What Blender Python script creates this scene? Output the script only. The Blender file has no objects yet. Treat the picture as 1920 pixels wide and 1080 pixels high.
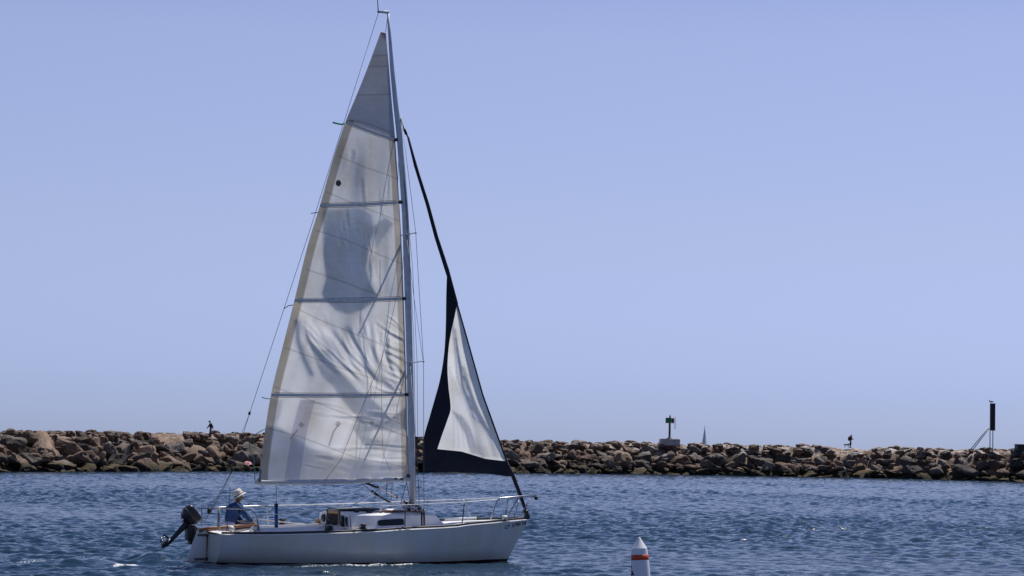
import bpy, math, random
import numpy as np
from mathutils import Vector, Matrix, Euler
R = math.radians
random.seed(7); rng = np.random.default_rng(7)
scene = bpy.context.scene

# ------------------------------------------------------------------ camera
FPX, H = 4620.0, 2.9
PITCH, ROLL = math.atan(295/FPX), R(1.1)
MROT = Matrix.Rotation(math.pi/2 + PITCH, 3, 'X') @ Matrix.Rotation(ROLL, 3, 'Z')
CAM = Vector((0, 0, H))
cd = bpy.data.cameras.new('camera'); cam = bpy.data.objects.new('camera', cd)
scene.collection.objects.link(cam)
cam.matrix_world = Matrix.Translation(CAM) @ MROT.to_4x4()
cd.sensor_width = 36; cd.lens = FPX/1920*36; cd.clip_start = .5; cd.clip_end = 30000
scene.camera = cam

# ------------------------------------------------------------------ light
SUN_EL, SUN_AZ = R(62), R(53)          # azimuth from +X towards +Y
sdir = Vector((math.cos(SUN_AZ)*math.cos(SUN_EL), math.sin(SUN_AZ)*math.cos(SUN_EL), math.sin(SUN_EL)))
ld = bpy.data.lights.new('sun', 'SUN'); ld.energy = 4.8; ld.angle = R(.53); ld.color = (1, .96, .91)
lo = bpy.data.objects.new('sun', ld); scene.collection.objects.link(lo)
lo.rotation_euler = sdir.to_track_quat('Z', 'Y').to_euler(); lo.location = (0, 0, 60)
w = bpy.data.worlds.new('World'); scene.world = w; w.use_nodes = True
nt = w.node_tree; nt.nodes.clear()
sky = nt.nodes.new('ShaderNodeTexSky'); sky.sky_type = 'NISHITA'; sky.sun_disc = False
sky.sun_elevation = SUN_EL; sky.sun_rotation = math.pi/2 - SUN_AZ
sky.altitude = 0; sky.air_density = 1.0; sky.dust_density = .3; sky.ozone_density = 3.0
# clear marine air: the lowest degrees stay blue instead of turning yellow
gtc = nt.nodes.new('ShaderNodeTexCoord'); gsp = nt.nodes.new('ShaderNodeSeparateXYZ'); nt.links.new(gtc.outputs['Generated'], gsp.inputs[0])
gcr = nt.nodes.new('ShaderNodeValToRGB'); ce = gcr.color_ramp.elements
for i, (p, c) in enumerate([(0, (.80,1.02,1.99)), (.02, (.84,1.0,1.93)), (.085, (1.28,1.155,1.57)), (.165, (1.63,1.33,1.58)), (.35, (.88,.89,1.16))]):
    e = ce[i] if i < 2 else ce.new(p)
    e.position = p; e.color = tuple(v/2 for v in c)+(1,)
nt.links.new(gsp.outputs[2], gcr.inputs[0])
tint = nt.nodes.new('ShaderNodeMix'); tint.data_type = 'RGBA'; tint.blend_type = 'MULTIPLY'; tint.inputs[0].default_value = 1
nt.links.new(gcr.outputs[0], tint.inputs[7])
bg = nt.nodes.new('ShaderNodeBackground'); bg.inputs[1].default_value = .132
ow = nt.nodes.new('ShaderNodeOutputWorld')
nt.links.new(sky.outputs[0], tint.inputs[6]); nt.links.new(tint.outputs[2], bg.inputs[0]); nt.links.new(bg.outputs[0], ow.inputs[0])
vs = scene.view_settings; vs.view_transform = 'Standard'; vs.look = 'None'; vs.exposure = 0; vs.gamma = 1
scene.cycles.max_bounces = 8; scene.cycles.transparent_max_bounces = 8
scene.cycles.sample_clamp_indirect = 6

# ------------------------------------------------------------------ helpers
def ray(px, py):
    return MROT @ Vector(((px-960)/FPX, -(py-540)/FPX, -1.0))
def at_water(px, py, z=0.0):
    d = ray(px, py); return CAM + d*((z-H)/d.z)
def at_depth(px, py, y):
    d = ray(px, py); return CAM + d*(y/d.y)
MI = MROT.transposed()
def project(p):
    c = MI @ (Vector(p)-CAM)
    return 960 - c.x/c.z*FPX, 540 + c.y/c.z*FPX
HEAD = R(26)
BO = at_water(773, 1053.5)
FW = Vector((math.cos(HEAD), math.sin(HEAD), 0)); PT = Vector((-math.sin(HEAD), math.cos(HEAD), 0))
def bl(px, py, off=0.0):
    """point of the boat's fore-and-aft plane `off` metres to port, in the boat's own axes (fwd, port, up)"""
    d = ray(px, py)
    t = ((BO-CAM).dot(PT)+off)/d.dot(PT)
    p = CAM + d*t - BO
    return Vector((p.dot(FW), off, p.z))
def sm(a, b, x):
    t = np.clip((x-a)/(b-a), 0, 1); return t*t*(3-2*t)
def curve(xs, ys):
    xs = np.array(xs, float); ys = np.array(ys, float)
    h = np.diff(xs); dl = np.diff(ys)/h
    m = np.zeros_like(ys); m[1:-1] = np.where(dl[:-1]*dl[1:] > 0, 2*dl[:-1]*dl[1:]/(dl[:-1]+dl[1:]+1e-12), 0)
    m[0] = dl[0]; m[-1] = dl[-1]
    def f(x):
        x = np.clip(x, xs[0], xs[-1]); i = np.clip(np.searchsorted(xs, x)-1, 0, len(h)-1)
        t = (x-xs[i])/h[i]
        return ((1+2*t)*(1-t)**2*ys[i] + t*(1-t)**2*h[i]*m[i] + t*t*(3-2*t)*ys[i+1] + t*t*(t-1)*h[i]*m[i+1])
    return f

def link(o, parent=None):
    scene.collection.objects.link(o)
    if parent is not None: o.parent = parent
    return o
def tag(o, label=None, cat=None, group=None, kind=None):
    if label: o['label'] = label
    if cat: o['category'] = cat
    if group: o['group'] = group
    if kind: o['kind'] = kind
    return o
def empty(name, loc, rz=0, **k):
    o = bpy.data.objects.new(name, None); o.location = loc; o.rotation_euler = (0, 0, rz); o.empty_display_size = .2
    link(o); return tag(o, **k)
def copy_tree(o, parent=None):
    c = o.copy(); link(c, parent)
    for ch in [x for x in scene.collection.objects if x.parent == o]: copy_tree(ch, c)
    return c

class MB:
    def __init__(s): s.v = []; s.f = []; s.m = []; s.sm = []
    def add(s, vs, fs, mi=0, smooth=True):
        n = len(s.v); s.v += [tuple(x) for x in vs]
        for f in fs: s.f.append([n+i for i in f]); s.m.append(mi); s.sm.append(smooth)
        return s
    def box(s, c, size, mi=0, rot=None, bev=0.0, taper=1.0):
        c = Vector(c); hx, hy, hz = (x/2 for x in size)
        b = min(bev, hx*.9, hy*.9, hz*.9)
        vs, fs = [], []
        if b <= 0:
            for z in (-1, 1):
                k = taper if z > 0 else 1
                for x, y in ((-1,-1),(1,-1),(1,1),(-1,1)): vs.append(Vector((x*hx*k, y*hy*k, z*hz)))
            fs = [(3,2,1,0),(4,5,6,7)]+[(i,(i+1)%4,4+(i+1)%4,4+i) for i in range(4)]
        else:
            def ring(z, ins, k):
                X, Y = (hx-ins)*k, (hy-ins)*k; q = min(b, X*.9, Y*.9)
                return [Vector(p+(z,)) for p in ((-X+q,-Y),(X-q,-Y),(X,-Y+q),(X,Y-q),(X-q,Y),(-X+q,Y),(-X,Y-q),(-X,-Y+q))]
            rs = [ring(-hz,b,1), ring(-hz+b,0,1), ring(hz-b,0,taper), ring(hz,b,taper)]
            for r in rs: vs += r
            fs = [tuple(range(7,-1,-1)), tuple(range(24,32))]
            for k in range(3):
                for i in range(8): fs.append((k*8+i, k*8+(i+1)%8, k*8+8+(i+1)%8, k*8+8+i))
        if rot is not None: vs = [rot @ v for v in vs]
        return s.add([v+c for v in vs], fs, mi, False)
    def tube(s, pts, r, n=8, mi=0, cap=True, flat=None):
        pts = [Vector(p) for p in pts]
        rs = [r]*len(pts) if not hasattr(r, '__len__') else r
        vs, fs = [], []
        up0 = None
        for i, p in enumerate(pts):
            t = (pts[min(i+1, len(pts)-1)]-pts[max(i-1, 0)]).normalized()
            if up0 is None:
                ref = Vector((0,1,0)) if abs(t.y) < .9 else Vector((1,0,0))
                up0 = t.cross(ref).normalized()
            a = (up0 - t*up0.dot(t)).normalized(); up0 = a; b = t.cross(a)
            for k in range(n):
                an = 2*math.pi*k/n
                off = a*math.cos(an)*rs[i] + b*math.sin(an)*rs[i]
                if flat: off = Vector((off.x*flat[0], off.y*flat[1], off.z*flat[2]))
                vs.append(p+off)
        for i in range(len(pts)-1):
            for k in range(n): fs.append((i*n+k, i*n+(k+1)%n, (i+1)*n+(k+1)%n, (i+1)*n+k))
        if cap:
            fs.append(tuple(range(n-1,-1,-1))); fs.append(tuple(range((len(pts)-1)*n, len(pts)*n)))
        return s.add(vs, fs, mi)
    def lathe(s, c, prof, n=20, mi=0, axis=(0,0,1)):
        q = Vector((0,0,1)).rotation_difference(Vector(axis).normalized()).to_matrix(); c = Vector(c)
        vs, fs = [], []
        for r, z in prof:
            for k in range(n):
                an = 2*math.pi*k/n; vs.append(c + q @ Vector((r*math.cos(an), r*math.sin(an), z)))
        for i in range(len(prof)-1):
            for k in range(n): fs.append((i*n+k, i*n+(k+1)%n, (i+1)*n+(k+1)%n, (i+1)*n+k))
        fs.append(tuple(range(n-1,-1,-1))); fs.append(tuple(range((len(prof)-1)*n, len(prof)*n)))
        return s.add(vs, fs, mi)
    def ball(s, c, rad, n=12, m=8, mi=0, rot=None):
        rad = (rad,)*3 if not hasattr(rad, '__len__') else rad
        c = Vector(c); vs = []; fs = []
        for i in range(m+1):
            th = math.pi*(i+.02*(i == 0)-.02*(i == m))/m
            for k in range(n):
                an = 2*math.pi*k/n
                v = Vector((rad[0]*math.sin(th)*math.cos(an), rad[1]*math.sin(th)*math.sin(an), rad[2]*math.cos(th)))
                vs.append(c + (rot @ v if rot else v))
        for i in range(m):
            for k in range(n): fs.append((i*n+k, (i+1)*n+k, (i+1)*n+(k+1)%n, i*n+(k+1)%n))
        fs.append(tuple(range(n))); fs.append(tuple(range((m+1)*n-1, m*n-1, -1)))
        return s.add(vs, fs, mi)
    def build(s, name, mats, parent=None, loc=None, flat=False):
        me = bpy.data.meshes.new(name); me.from_pydata(s.v, [], s.f)
        for m in (mats if isinstance(mats, (list, tuple)) else [mats]): me.materials.append(m)
        me.polygons.foreach_set('material_index', s.m)
        me.polygons.foreach_set('use_smooth', [x and not flat for x in s.sm]); me.update()
        return link(bpy.data.objects.new(name, me), parent) if loc is None else place(link(bpy.data.objects.new(name, me), parent), loc)
def place(o, loc): o.location = loc; return o
def grid_mesh(name, P, mats, parent=None, attr=None, wrap=False):
    """P: (n,m,3) array -> smooth quad sheet"""
    n, m, _ = P.shape
    me = bpy.data.meshes.new(name)
    idx = np.arange(n*m).reshape(n, m)
    q = np.stack([idx[:-1,:-1], idx[:-1,1:], idx[1:,1:], idx[1:,:-1]], -1).reshape(-1, 4)
    me.vertices.add(n*m); me.vertices.foreach_set('co', P.reshape(-1).astype(np.float32))
    me.loops.add(len(q)*4); me.loops.foreach_set('vertex_index', q.reshape(-1).astype(np.int32))
    me.polygons.add(len(q)); me.polygons.foreach_set('loop_start', np.arange(0, len(q)*4, 4, dtype=np.int32))
    me.polygons.foreach_set('use_smooth', np.ones(len(q), bool))
    me.update(calc_edges=True)
    if attr is not None:
        for k, a in attr.items():
            at = me.color_attributes.new(k, 'FLOAT_COLOR', 'POINT')
            c = np.ones((n*m, 4), np.float32); c[:, :3] = a.reshape(-1, 3); at.data.foreach_set('color', c.reshape(-1))
    for mt in (mats if isinstance(mats, (list, tuple)) else [mats]): me.materials.append(mt)
    return link(bpy.data.objects.new(name, me), parent)

# ------------------------------------------------------------------ materials
def mat(name, col, rough=.5, metal=0.0, var=.12, scale=6.0, bump=0.0, spec=None):
    m = bpy.data.materials.new(name); m.use_nodes = True
    n = m.node_tree.nodes; l = m.node_tree.links; b = n['Principled BSDF']
    b.inputs['Roughness'].default_value = rough; b.inputs['Metallic'].default_value = metal
    if spec is not None: b.inputs['Specular IOR Level'].default_value = spec
    tc = n.new('ShaderNodeTexCoord'); nz = n.new('ShaderNodeTexNoise'); nz.inputs['Scale'].default_value = scale; nz.inputs['Detail'].default_value = 6
    l.new(tc.outputs['Object'], nz.inputs['Vector'])
    cr = n.new('ShaderNodeValToRGB')
    cr.color_ramp.elements[0].position = .3; cr.color_ramp.elements[1].position = .7
    cr.color_ramp.elements[0].color = tuple(c*(1-var) for c in col)+(1,); cr.color_ramp.elements[1].color = tuple(min(1, c*(1+var)) for c in col)+(1,)
    l.new(nz.outputs[0], cr.inputs[0]); l.new(cr.outputs[0], b.inputs['Base Color'])
    if bump:
        bp = n.new('ShaderNodeBump'); bp.inputs['Strength'].default_value = bump; bp.inputs['Distance'].default_value = .02
        l.new(nz.outputs[0], bp.inputs['Height']); l.new(bp.outputs[0], b.inputs['Normal'])
    return m
M = {
 'steel': mat('stainless_steel', (.36,.37,.40), .34, 1.0),
 'dull_steel': mat('dull_metal', (.30,.31,.33), .45, .6),
 'mast': mat('painted_mast', (.55,.57,.60), .4),
 'black': mat('black_plastic', (.014,.014,.017), .45),
 'cowl': mat('motor_cowl', (.014,.015,.019), .32),
 'white': mat('white_gelcoat', (.80,.80,.80), .3, var=.04),
 'deckwhite': mat('deck_gelcoat', (.78,.76,.75), .5, var=.06),
 'glass': mat('smoked_window', (.012,.015,.018), .12),
 'wood': mat('varnished_wood', (.20,.078,.026), .4, scale=14, var=.3),
 'oak': mat('pale_wood', (.42,.25,.10), .5, scale=14, var=.25),
 'rope_white': mat('white_rope', (.75,.73,.72), .8),
 'rope_pink': mat('faded_rope', (.66,.55,.50), .8),
 'rope_dark': mat('dark_rope', (.03,.03,.035), .8),
 'rope_blue': mat('blue_rope', (.02,.09,.26), .6),
 'teal': mat('teal_line', (.05,.24,.23), .7),
 'wire': mat('rigging_wire', (.10,.10,.11), .4, .7),
 'navy': mat('navy_canvas', (.006,.008,.022), .85, var=.25, scale=3),
 'green': mat('green_ribbon', (.01,.30,.18), .7),
 'skin': mat('skin', (.28,.14,.09), .55, var=.06),
 'blue_shirt': mat('blue_shirt', (.014,.050,.155), .85, var=.35, scale=9),
 'lilac': mat('pale_shirt_tail', (.52,.48,.66), .85),
 'jeans': mat('dark_jeans', (.010,.016,.045), .85),
 'hat': mat('khaki_hat', (.66,.61,.53), .85, var=.15, scale=14),
 'hatband': mat('hat_band', (.03,.03,.03), .8),
 'hair': mat('dark_hair', (.012,.010,.010), .6),
 'jacket': mat('black_jacket', (.010,.011,.016), .85),
 'trousers': mat('grey_trousers', (.05,.045,.06), .85),
 'red_shirt': mat('red_shirt', (.17,.012,.025), .85),
 'shoe': mat('dark_shoe', (.015,.015,.018), .7),
 'fur': mat('dog_fur', (.07,.065,.07), .9, var=.5, scale=12),
 'furw': mat('pale_fur', (.55,.50,.42), .9),
 'concrete': mat('concrete', (.38,.34,.32), .9, var=.2, scale=3, bump=.3),
 'galv': mat('grey_steel', (.30,.30,.31), .5, .5),
 'rusty': mat('rusty_steel', (.10,.085,.085), .7, .2, var=.35),
 'signgreen': mat('green_daymark', (.004,.17,.035), .6),
 'signred': mat('faded_red_board', (.10,.035,.05), .6, var=.25),
 'board': mat('dark_board', (.018,.018,.026), .7, var=.4),
 'boxdark': mat('dark_painted_steel', (.010,.016,.016), .6, var=.4),
 'buoy': mat('buoy_white', (.78,.77,.79), .42, var=.05, scale=9),
 'orange': mat('orange_band', (.60,.060,.008), .5, var=.1),
 'feather': mat('white_feather', (.75,.75,.75), .8),
 'featherg': mat('grey_feather', (.10,.10,.11), .8),
 'bill': mat('yellow_bill', (.5,.28,.03), .5),
 'pink': mat('pink_cloth', (.75,.35,.40), .9, var=.15),
 'farsail': mat('far_sail_cloth', (.62,.65,.70), .9),
 'redbrown': mat('antifouling', (.05,.012,.010), .6),
 'rust': mat('rust_streak', (.30,.17,.10), .8, var=.3, scale=30),
 'greyplate': mat('worn_fitting', (.12,.10,.10), .6),
}
def new_mat(name):
    m = bpy.data.materials.new(name); m.use_nodes = True
    return m, m.node_tree.nodes, m.node_tree.links, m.node_tree.nodes['Principled BSDF']

# hull paint: white gelcoat, faint stains, antifouling below the boot line
mh, n, l, b = new_mat('hull_paint')
b.inputs['Roughness'].default_value = .22
tc = n.new('ShaderNodeTexCoord'); sp = n.new('ShaderNodeSeparateXYZ'); l.new(tc.outputs['Object'], sp.inputs[0])
nz = n.new('ShaderNodeTexNoise'); nz.inputs['Scale'].default_value = 1.4; nz.inputs['Detail'].default_value = 8
mp = n.new('ShaderNodeMapping'); mp.inputs['Scale'].default_value = (1.6, 1, .5); l.new(tc.outputs['Object'], mp.inputs[0]); l.new(mp.outputs[0], nz.inputs[0])
cr = n.new('ShaderNodeValToRGB'); cr.color_ramp.elements[0].position = .40; cr.color_ramp.elements[1].position = .62
cr.color_ramp.elements[0].color = (.58,.57,.54,1); cr.color_ramp.elements[1].color = (.50,.46,.38,1)
cr.color_ramp.elements[0].color = (.60,.60,.60,1); cr.color_ramp.elements[1].color = (.57,.55,.50,1)
l.new(nz.outputs[0], cr.inputs[0])
sl = n.new('ShaderNodeMath'); sl.operation = 'MULTIPLY_ADD'; sl.inputs[1].default_value = -.006; l.new(sp.outputs[0], sl.inputs[0]); l.new(sp.outputs[2], sl.inputs[2])
bt = n.new('ShaderNodeMapRange'); bt.inputs[1].default_value = .052; bt.inputs[2].default_value = .060; l.new(sl.outputs[0], bt.inputs[0])
mx = n.new('ShaderNodeMix'); mx.data_type = 'RGBA'; l.new(bt.outputs[0], mx.inputs[0]); mx.inputs[6].default_value = (.022,.008,.007,1)
# greener tone just above the boot top, fading upward
sc2 = n.new('ShaderNodeMapRange'); sc2.inputs[1].default_value = .06; sc2.inputs[2].default_value = .34; sc2.inputs[3].default_value = .38; sc2.inputs[4].default_value = 0; l.new(sl.outputs[0], sc2.inputs[0])
mx2 = n.new('ShaderNodeMix'); mx2.data_type = 'RGBA'; l.new(sc2.outputs[0], mx2.inputs[0]); l.new(cr.outputs[0], mx2.inputs[6]); mx2.inputs[7].default_value = (.30,.31,.22,1)
l.new(mx2.outputs[2], mx.inputs[7]); l.new(mx.outputs[2], b.inputs['Base Color'])
M['hull'] = mh

def cloth(name, trans=.55, attr=None, col=(.7,.68,.64), tcol=(1,1,1)):
    m = bpy.data.materials.new(name); m.use_nodes = True; n = m.node_tree.nodes; l = m.node_tree.links; n.clear()
    o = n.new('ShaderNodeOutputMaterial'); d = n.new('ShaderNodeBsdfDiffuse'); t = n.new('ShaderNodeBsdfTranslucent'); x = n.new('ShaderNodeMixShader')
    x.inputs[0].default_value = trans
    tc = n.new('ShaderNodeTexCoord'); nz = n.new('ShaderNodeTexNoise'); nz.inputs['Scale'].default_value = 1.7; nz.inputs['Detail'].default_value = 9
    l.new(tc.outputs['Object'], nz.inputs[0])
    cr = n.new('ShaderNodeValToRGB'); cr.color_ramp.elements[0].position = .35; cr.color_ramp.elements[1].position = .65
    cr.color_ramp.elements[0].color = (.88,.86,.80,1); cr.color_ramp.elements[1].color = (1,1,1,1); l.new(nz.outputs[0], cr.inputs[0])
    mm = n.new('ShaderNodeMix'); mm.data_type = 'RGBA'; mm.blend_type = 'MULTIPLY'; mm.inputs[0].default_value = 1
    l.new(cr.outputs[0], mm.inputs[6])
    if attr:
        a = n.new('ShaderNodeAttribute'); a.attribute_name = attr; l.new(a.outputs[0], mm.inputs[7])
    else: mm.inputs[7].default_value = col+(1,)
    l.new(mm.outputs[2], d.inputs[0])
    tm = n.new('ShaderNodeMix'); tm.data_type = 'RGBA'; tm.blend_type = 'MULTIPLY'; tm.inputs[0].default_value = 1; tm.inputs[7].default_value = tcol+(1,)
    l.new(mm.outputs[2], tm.inputs[6]); l.new(tm.outputs[2], t.inputs[0])
    # weave and small creases
    n2 = n.new('ShaderNodeTexNoise'); n2.inputs['Scale'].default_value = 5; n2.inputs['Detail'].default_value = 10
    mp = n.new('ShaderNodeMapping'); mp.inputs['Scale'].default_value = (1, 1, 2.2); mp.inputs['Rotation'].default_value = (0, R(25), 0)
    l.new(tc.outputs['Object'], mp.inputs[0]); l.new(mp.outputs[0], n2.inputs[0])
    bp = n.new('ShaderNodeBump'); bp.inputs['Strength'].default_value = .12; bp.inputs['Distance'].default_value = .02; l.new(n2.outputs[0], bp.inputs['Height'])
    l.new(bp.outputs[0], d.inputs['Normal']); l.new(bp.outputs[0], t.inputs['Normal'])
    l.new(d.outputs[0], x.inputs[1]); l.new(t.outputs[0], x.inputs[2]); l.new(x.outputs[0], o.inputs[0])
    return m
M['sail'] = cloth('mainsail_cloth', .84, 'tint')
M['jibwhite'] = cloth('jib_cloth', .84, None, (.93,.92,.91))

# ------------------------------------------------------------------ water
mw, n, l, b = new_mat('sea_water')
b.inputs['Base Color'].default_value = (.012,.034,.058,1); b.inputs['Roughness'].default_value = .06; b.inputs['IOR'].default_value = 1.333
tc = n.new('ShaderNodeTexCoord')
bumps = None
for sc_, st, di in ((2.2, .45, .10), (8.0, .75, .045), (26.0, .5, .012)):
    mp = n.new('ShaderNodeMapping'); mp.inputs['Scale'].default_value = (.55, 1, 1); mp.inputs['Rotation'].default_value = (0, 0, R(12))
    nz = n.new('ShaderNodeTexNoise'); nz.inputs['Scale'].default_value = sc_; nz.inputs['Detail'].default_value = 4; nz.inputs['Roughness'].default_value = .55
    l.new(tc.outputs['Object'], mp.inputs[0]); l.new(mp.outputs[0], nz.inputs[0])
    bp = n.new('ShaderNodeBump'); bp.inputs['Strength'].default_value = st; bp.inputs['Distance'].default_value = di
    l.new(nz.outputs[0], bp.inputs['Height'])
    if bumps is not None: l.new(bumps.outputs[0], bp.inputs['Normal'])
    bumps = bp
l.new(bumps.outputs[0], b.inputs['Normal'])
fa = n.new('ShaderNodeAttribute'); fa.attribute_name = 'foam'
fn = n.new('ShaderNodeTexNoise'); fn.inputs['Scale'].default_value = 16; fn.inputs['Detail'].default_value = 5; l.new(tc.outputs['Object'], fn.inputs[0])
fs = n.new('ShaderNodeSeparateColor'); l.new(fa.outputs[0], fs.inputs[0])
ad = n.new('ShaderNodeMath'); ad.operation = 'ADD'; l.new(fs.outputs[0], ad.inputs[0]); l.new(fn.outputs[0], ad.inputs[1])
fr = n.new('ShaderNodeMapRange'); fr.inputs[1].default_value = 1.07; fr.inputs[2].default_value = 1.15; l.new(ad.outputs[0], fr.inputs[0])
fm = n.new('ShaderNodeMix'); fm.data_type = 'RGBA'; l.new(fr.outputs[0], fm.inputs[0]); fm.inputs[6].default_value = (.012,.034,.058,1); fm.inputs[7].default_value = (.85,.85,.82,1)  # near-white speckle stands in for sun glitter on the wake, besides foam
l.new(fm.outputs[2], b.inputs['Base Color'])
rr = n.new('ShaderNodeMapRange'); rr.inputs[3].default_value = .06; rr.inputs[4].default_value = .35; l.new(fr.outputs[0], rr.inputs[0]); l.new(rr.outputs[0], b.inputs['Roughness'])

rows = [30.0]
while rows[-1] < 330: rows.append(rows[-1] + .07*max(rows[-1]/55, .8)**1.35)
rows += list(np.geomspace(345, 14000, 30)); rows = np.array(rows)
rows = np.concatenate([np.array([-30, 0, 10, 18, 24, 28.0]), rows])
tcol = np.concatenate([-np.geomspace(4, .3, 12), np.linspace(-.285, .285, 640), np.geomspace(.3, 4, 12)])
D, T = np.meshgrid(rows, tcol, indexing='ij')
X = T*np.maximum(D, 30); Y = D.copy()
sp_ = np.gradient(rows)[:, None]*np.ones_like(X)
dx_ = np.gradient(tcol)[None, :]*np.maximum(D, 30)
Z = np.zeros_like(X)
wind = R(-98)
for k in range(70):
    lam = .24*(2.5/.24)**((k+rng.random())/70)
    th = wind + rng.normal(0, .72)
    kx, ky = math.cos(th)*2*math.pi/lam, math.sin(th)*2*math.pi/lam
    slope = .044*(1.08 if lam < 1.0 else .42)
    if lam > 2.2: slope *= .55
    amp = slope*lam/(2*math.pi)
    fade = sm(.5, 1.1, lam/np.maximum(sp_, .05)) * sm(1.0, 2.2, lam/np.maximum(dx_, .05))
    ph = kx*X + ky*Y + rng.random()*6.28
    Z += amp*fade*np.sin(ph)
Z = Z + 1.5*np.maximum(Z, 0)**2
# groups of stronger and calmer chop
G = np.zeros_like(X)
for k in range(9):
    lam = 14+22*rng.random(); th = rng.random()*6.28
    G += np.sin(X*math.cos(th)*6.28/lam + Y*math.sin(th)*6.28/lam*.6 + rng.random()*6.28)
Z *= 1 + .09*G
# boat wake and foam, in boat axes; pale streaks also paint sun glitter
U = (X-BO.x)*FW.x + (Y-BO.y)*FW.y; V = (X-BO.x)*PT.x + (Y-BO.y)*PT.y
def g(u, v, u0, v0, su, sv): return np.exp(-((u-u0)/su)**2 - ((v-v0)/sv)**2)
calm = 1 - .55*g(U, V, -1.5, -1.5, 5, 1.6)
Z *= calm
Z += .20*g(U, V, -6.5, .6, .42, .9) + .12*g(U, V, -8.2, .1, .6, 1.3) - .05*g(U, V, -7.4, .1, .5, .9) - .05*g(U, V, -5.7, 0, .4, .9)
Z += .06*np.sin(U*2.6+V*1.5)*g(U, V, -9.5, -.8, 4, 1.2) + .03*g(U, V, -2.5, -1.55, 3.2, .35)
def uv(px, py): q = at_water(px, py) - BO; return q.dot(FW), q.dot(PT)
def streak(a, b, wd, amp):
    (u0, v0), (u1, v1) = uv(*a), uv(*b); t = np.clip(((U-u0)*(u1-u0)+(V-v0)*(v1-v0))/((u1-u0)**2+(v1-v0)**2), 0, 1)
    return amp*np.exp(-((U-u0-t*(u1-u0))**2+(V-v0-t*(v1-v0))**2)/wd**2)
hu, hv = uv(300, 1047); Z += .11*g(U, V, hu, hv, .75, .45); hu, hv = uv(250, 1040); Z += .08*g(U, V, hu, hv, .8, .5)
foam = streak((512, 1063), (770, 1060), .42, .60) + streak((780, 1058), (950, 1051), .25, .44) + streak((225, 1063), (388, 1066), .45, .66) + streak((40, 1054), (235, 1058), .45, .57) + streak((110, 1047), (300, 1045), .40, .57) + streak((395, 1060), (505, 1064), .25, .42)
fd = np.abs(Y) > 330
Z[fd] = 0; Z[:6] = 0
Pw = np.stack([X, Y, Z], -1)
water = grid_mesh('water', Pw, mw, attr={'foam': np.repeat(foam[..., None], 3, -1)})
tag(water, 'dark blue choppy harbour water', kind='structure')

# ------------------------------------------------------------------ breakwater
BW = [(-760,890),(-420,887.5),(-190,886),(0,885),(250,884.3),(480,883.5),(700,885),(940,887),(1200,889.5),(1440,893),(1600,896),(1750,899.5),(1920,904),(2110,909),(2500,920)]
TOP = curve([-760,-190,0,40,120,160,250,330,365,380,410,424,480,940,1070,1200,1330,1440,1560,1575,1615,1640,1700,1800,1920,2110,2500], [796,804,807,808,812,813,812,815,815,820,820,815,814,825,830,831,833,835,837,841,841,838,840,842,843,843,845])
wl = curve([p[0] for p in BW], [p[1] for p in BW])
pxs = np.linspace(-760, 2500, 340)
LINE = [at_water(x, float(wl(x))) for x in pxs]
arc = np.concatenate([[0], np.cumsum([(LINE[i+1]-LINE[i]).length for i in range(len(LINE)-1)])])
def on_line(sv):
    x = float(np.interp(sv, arc, pxs)); i = min(max(int(np.searchsorted(arc, sv))-1, 0), len(LINE)-2)
    t = (sv-arc[i])/(arc[i+1]-arc[i]); p = LINE[i].lerp(LINE[i+1], t)
    d = (LINE[i+1]-LINE[i]).normalized(); nrm = Vector((-d.y, d.x, 0))
    if nrm.y < 0: nrm = -nrm
    return p, d, nrm, x
CREST = 4.6
def crest_z(sv):
    p, d, nrm, x = on_line(sv); q = p + nrm*CREST
    return at_depth(x, float(TOP(x)), q.y).z

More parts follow.
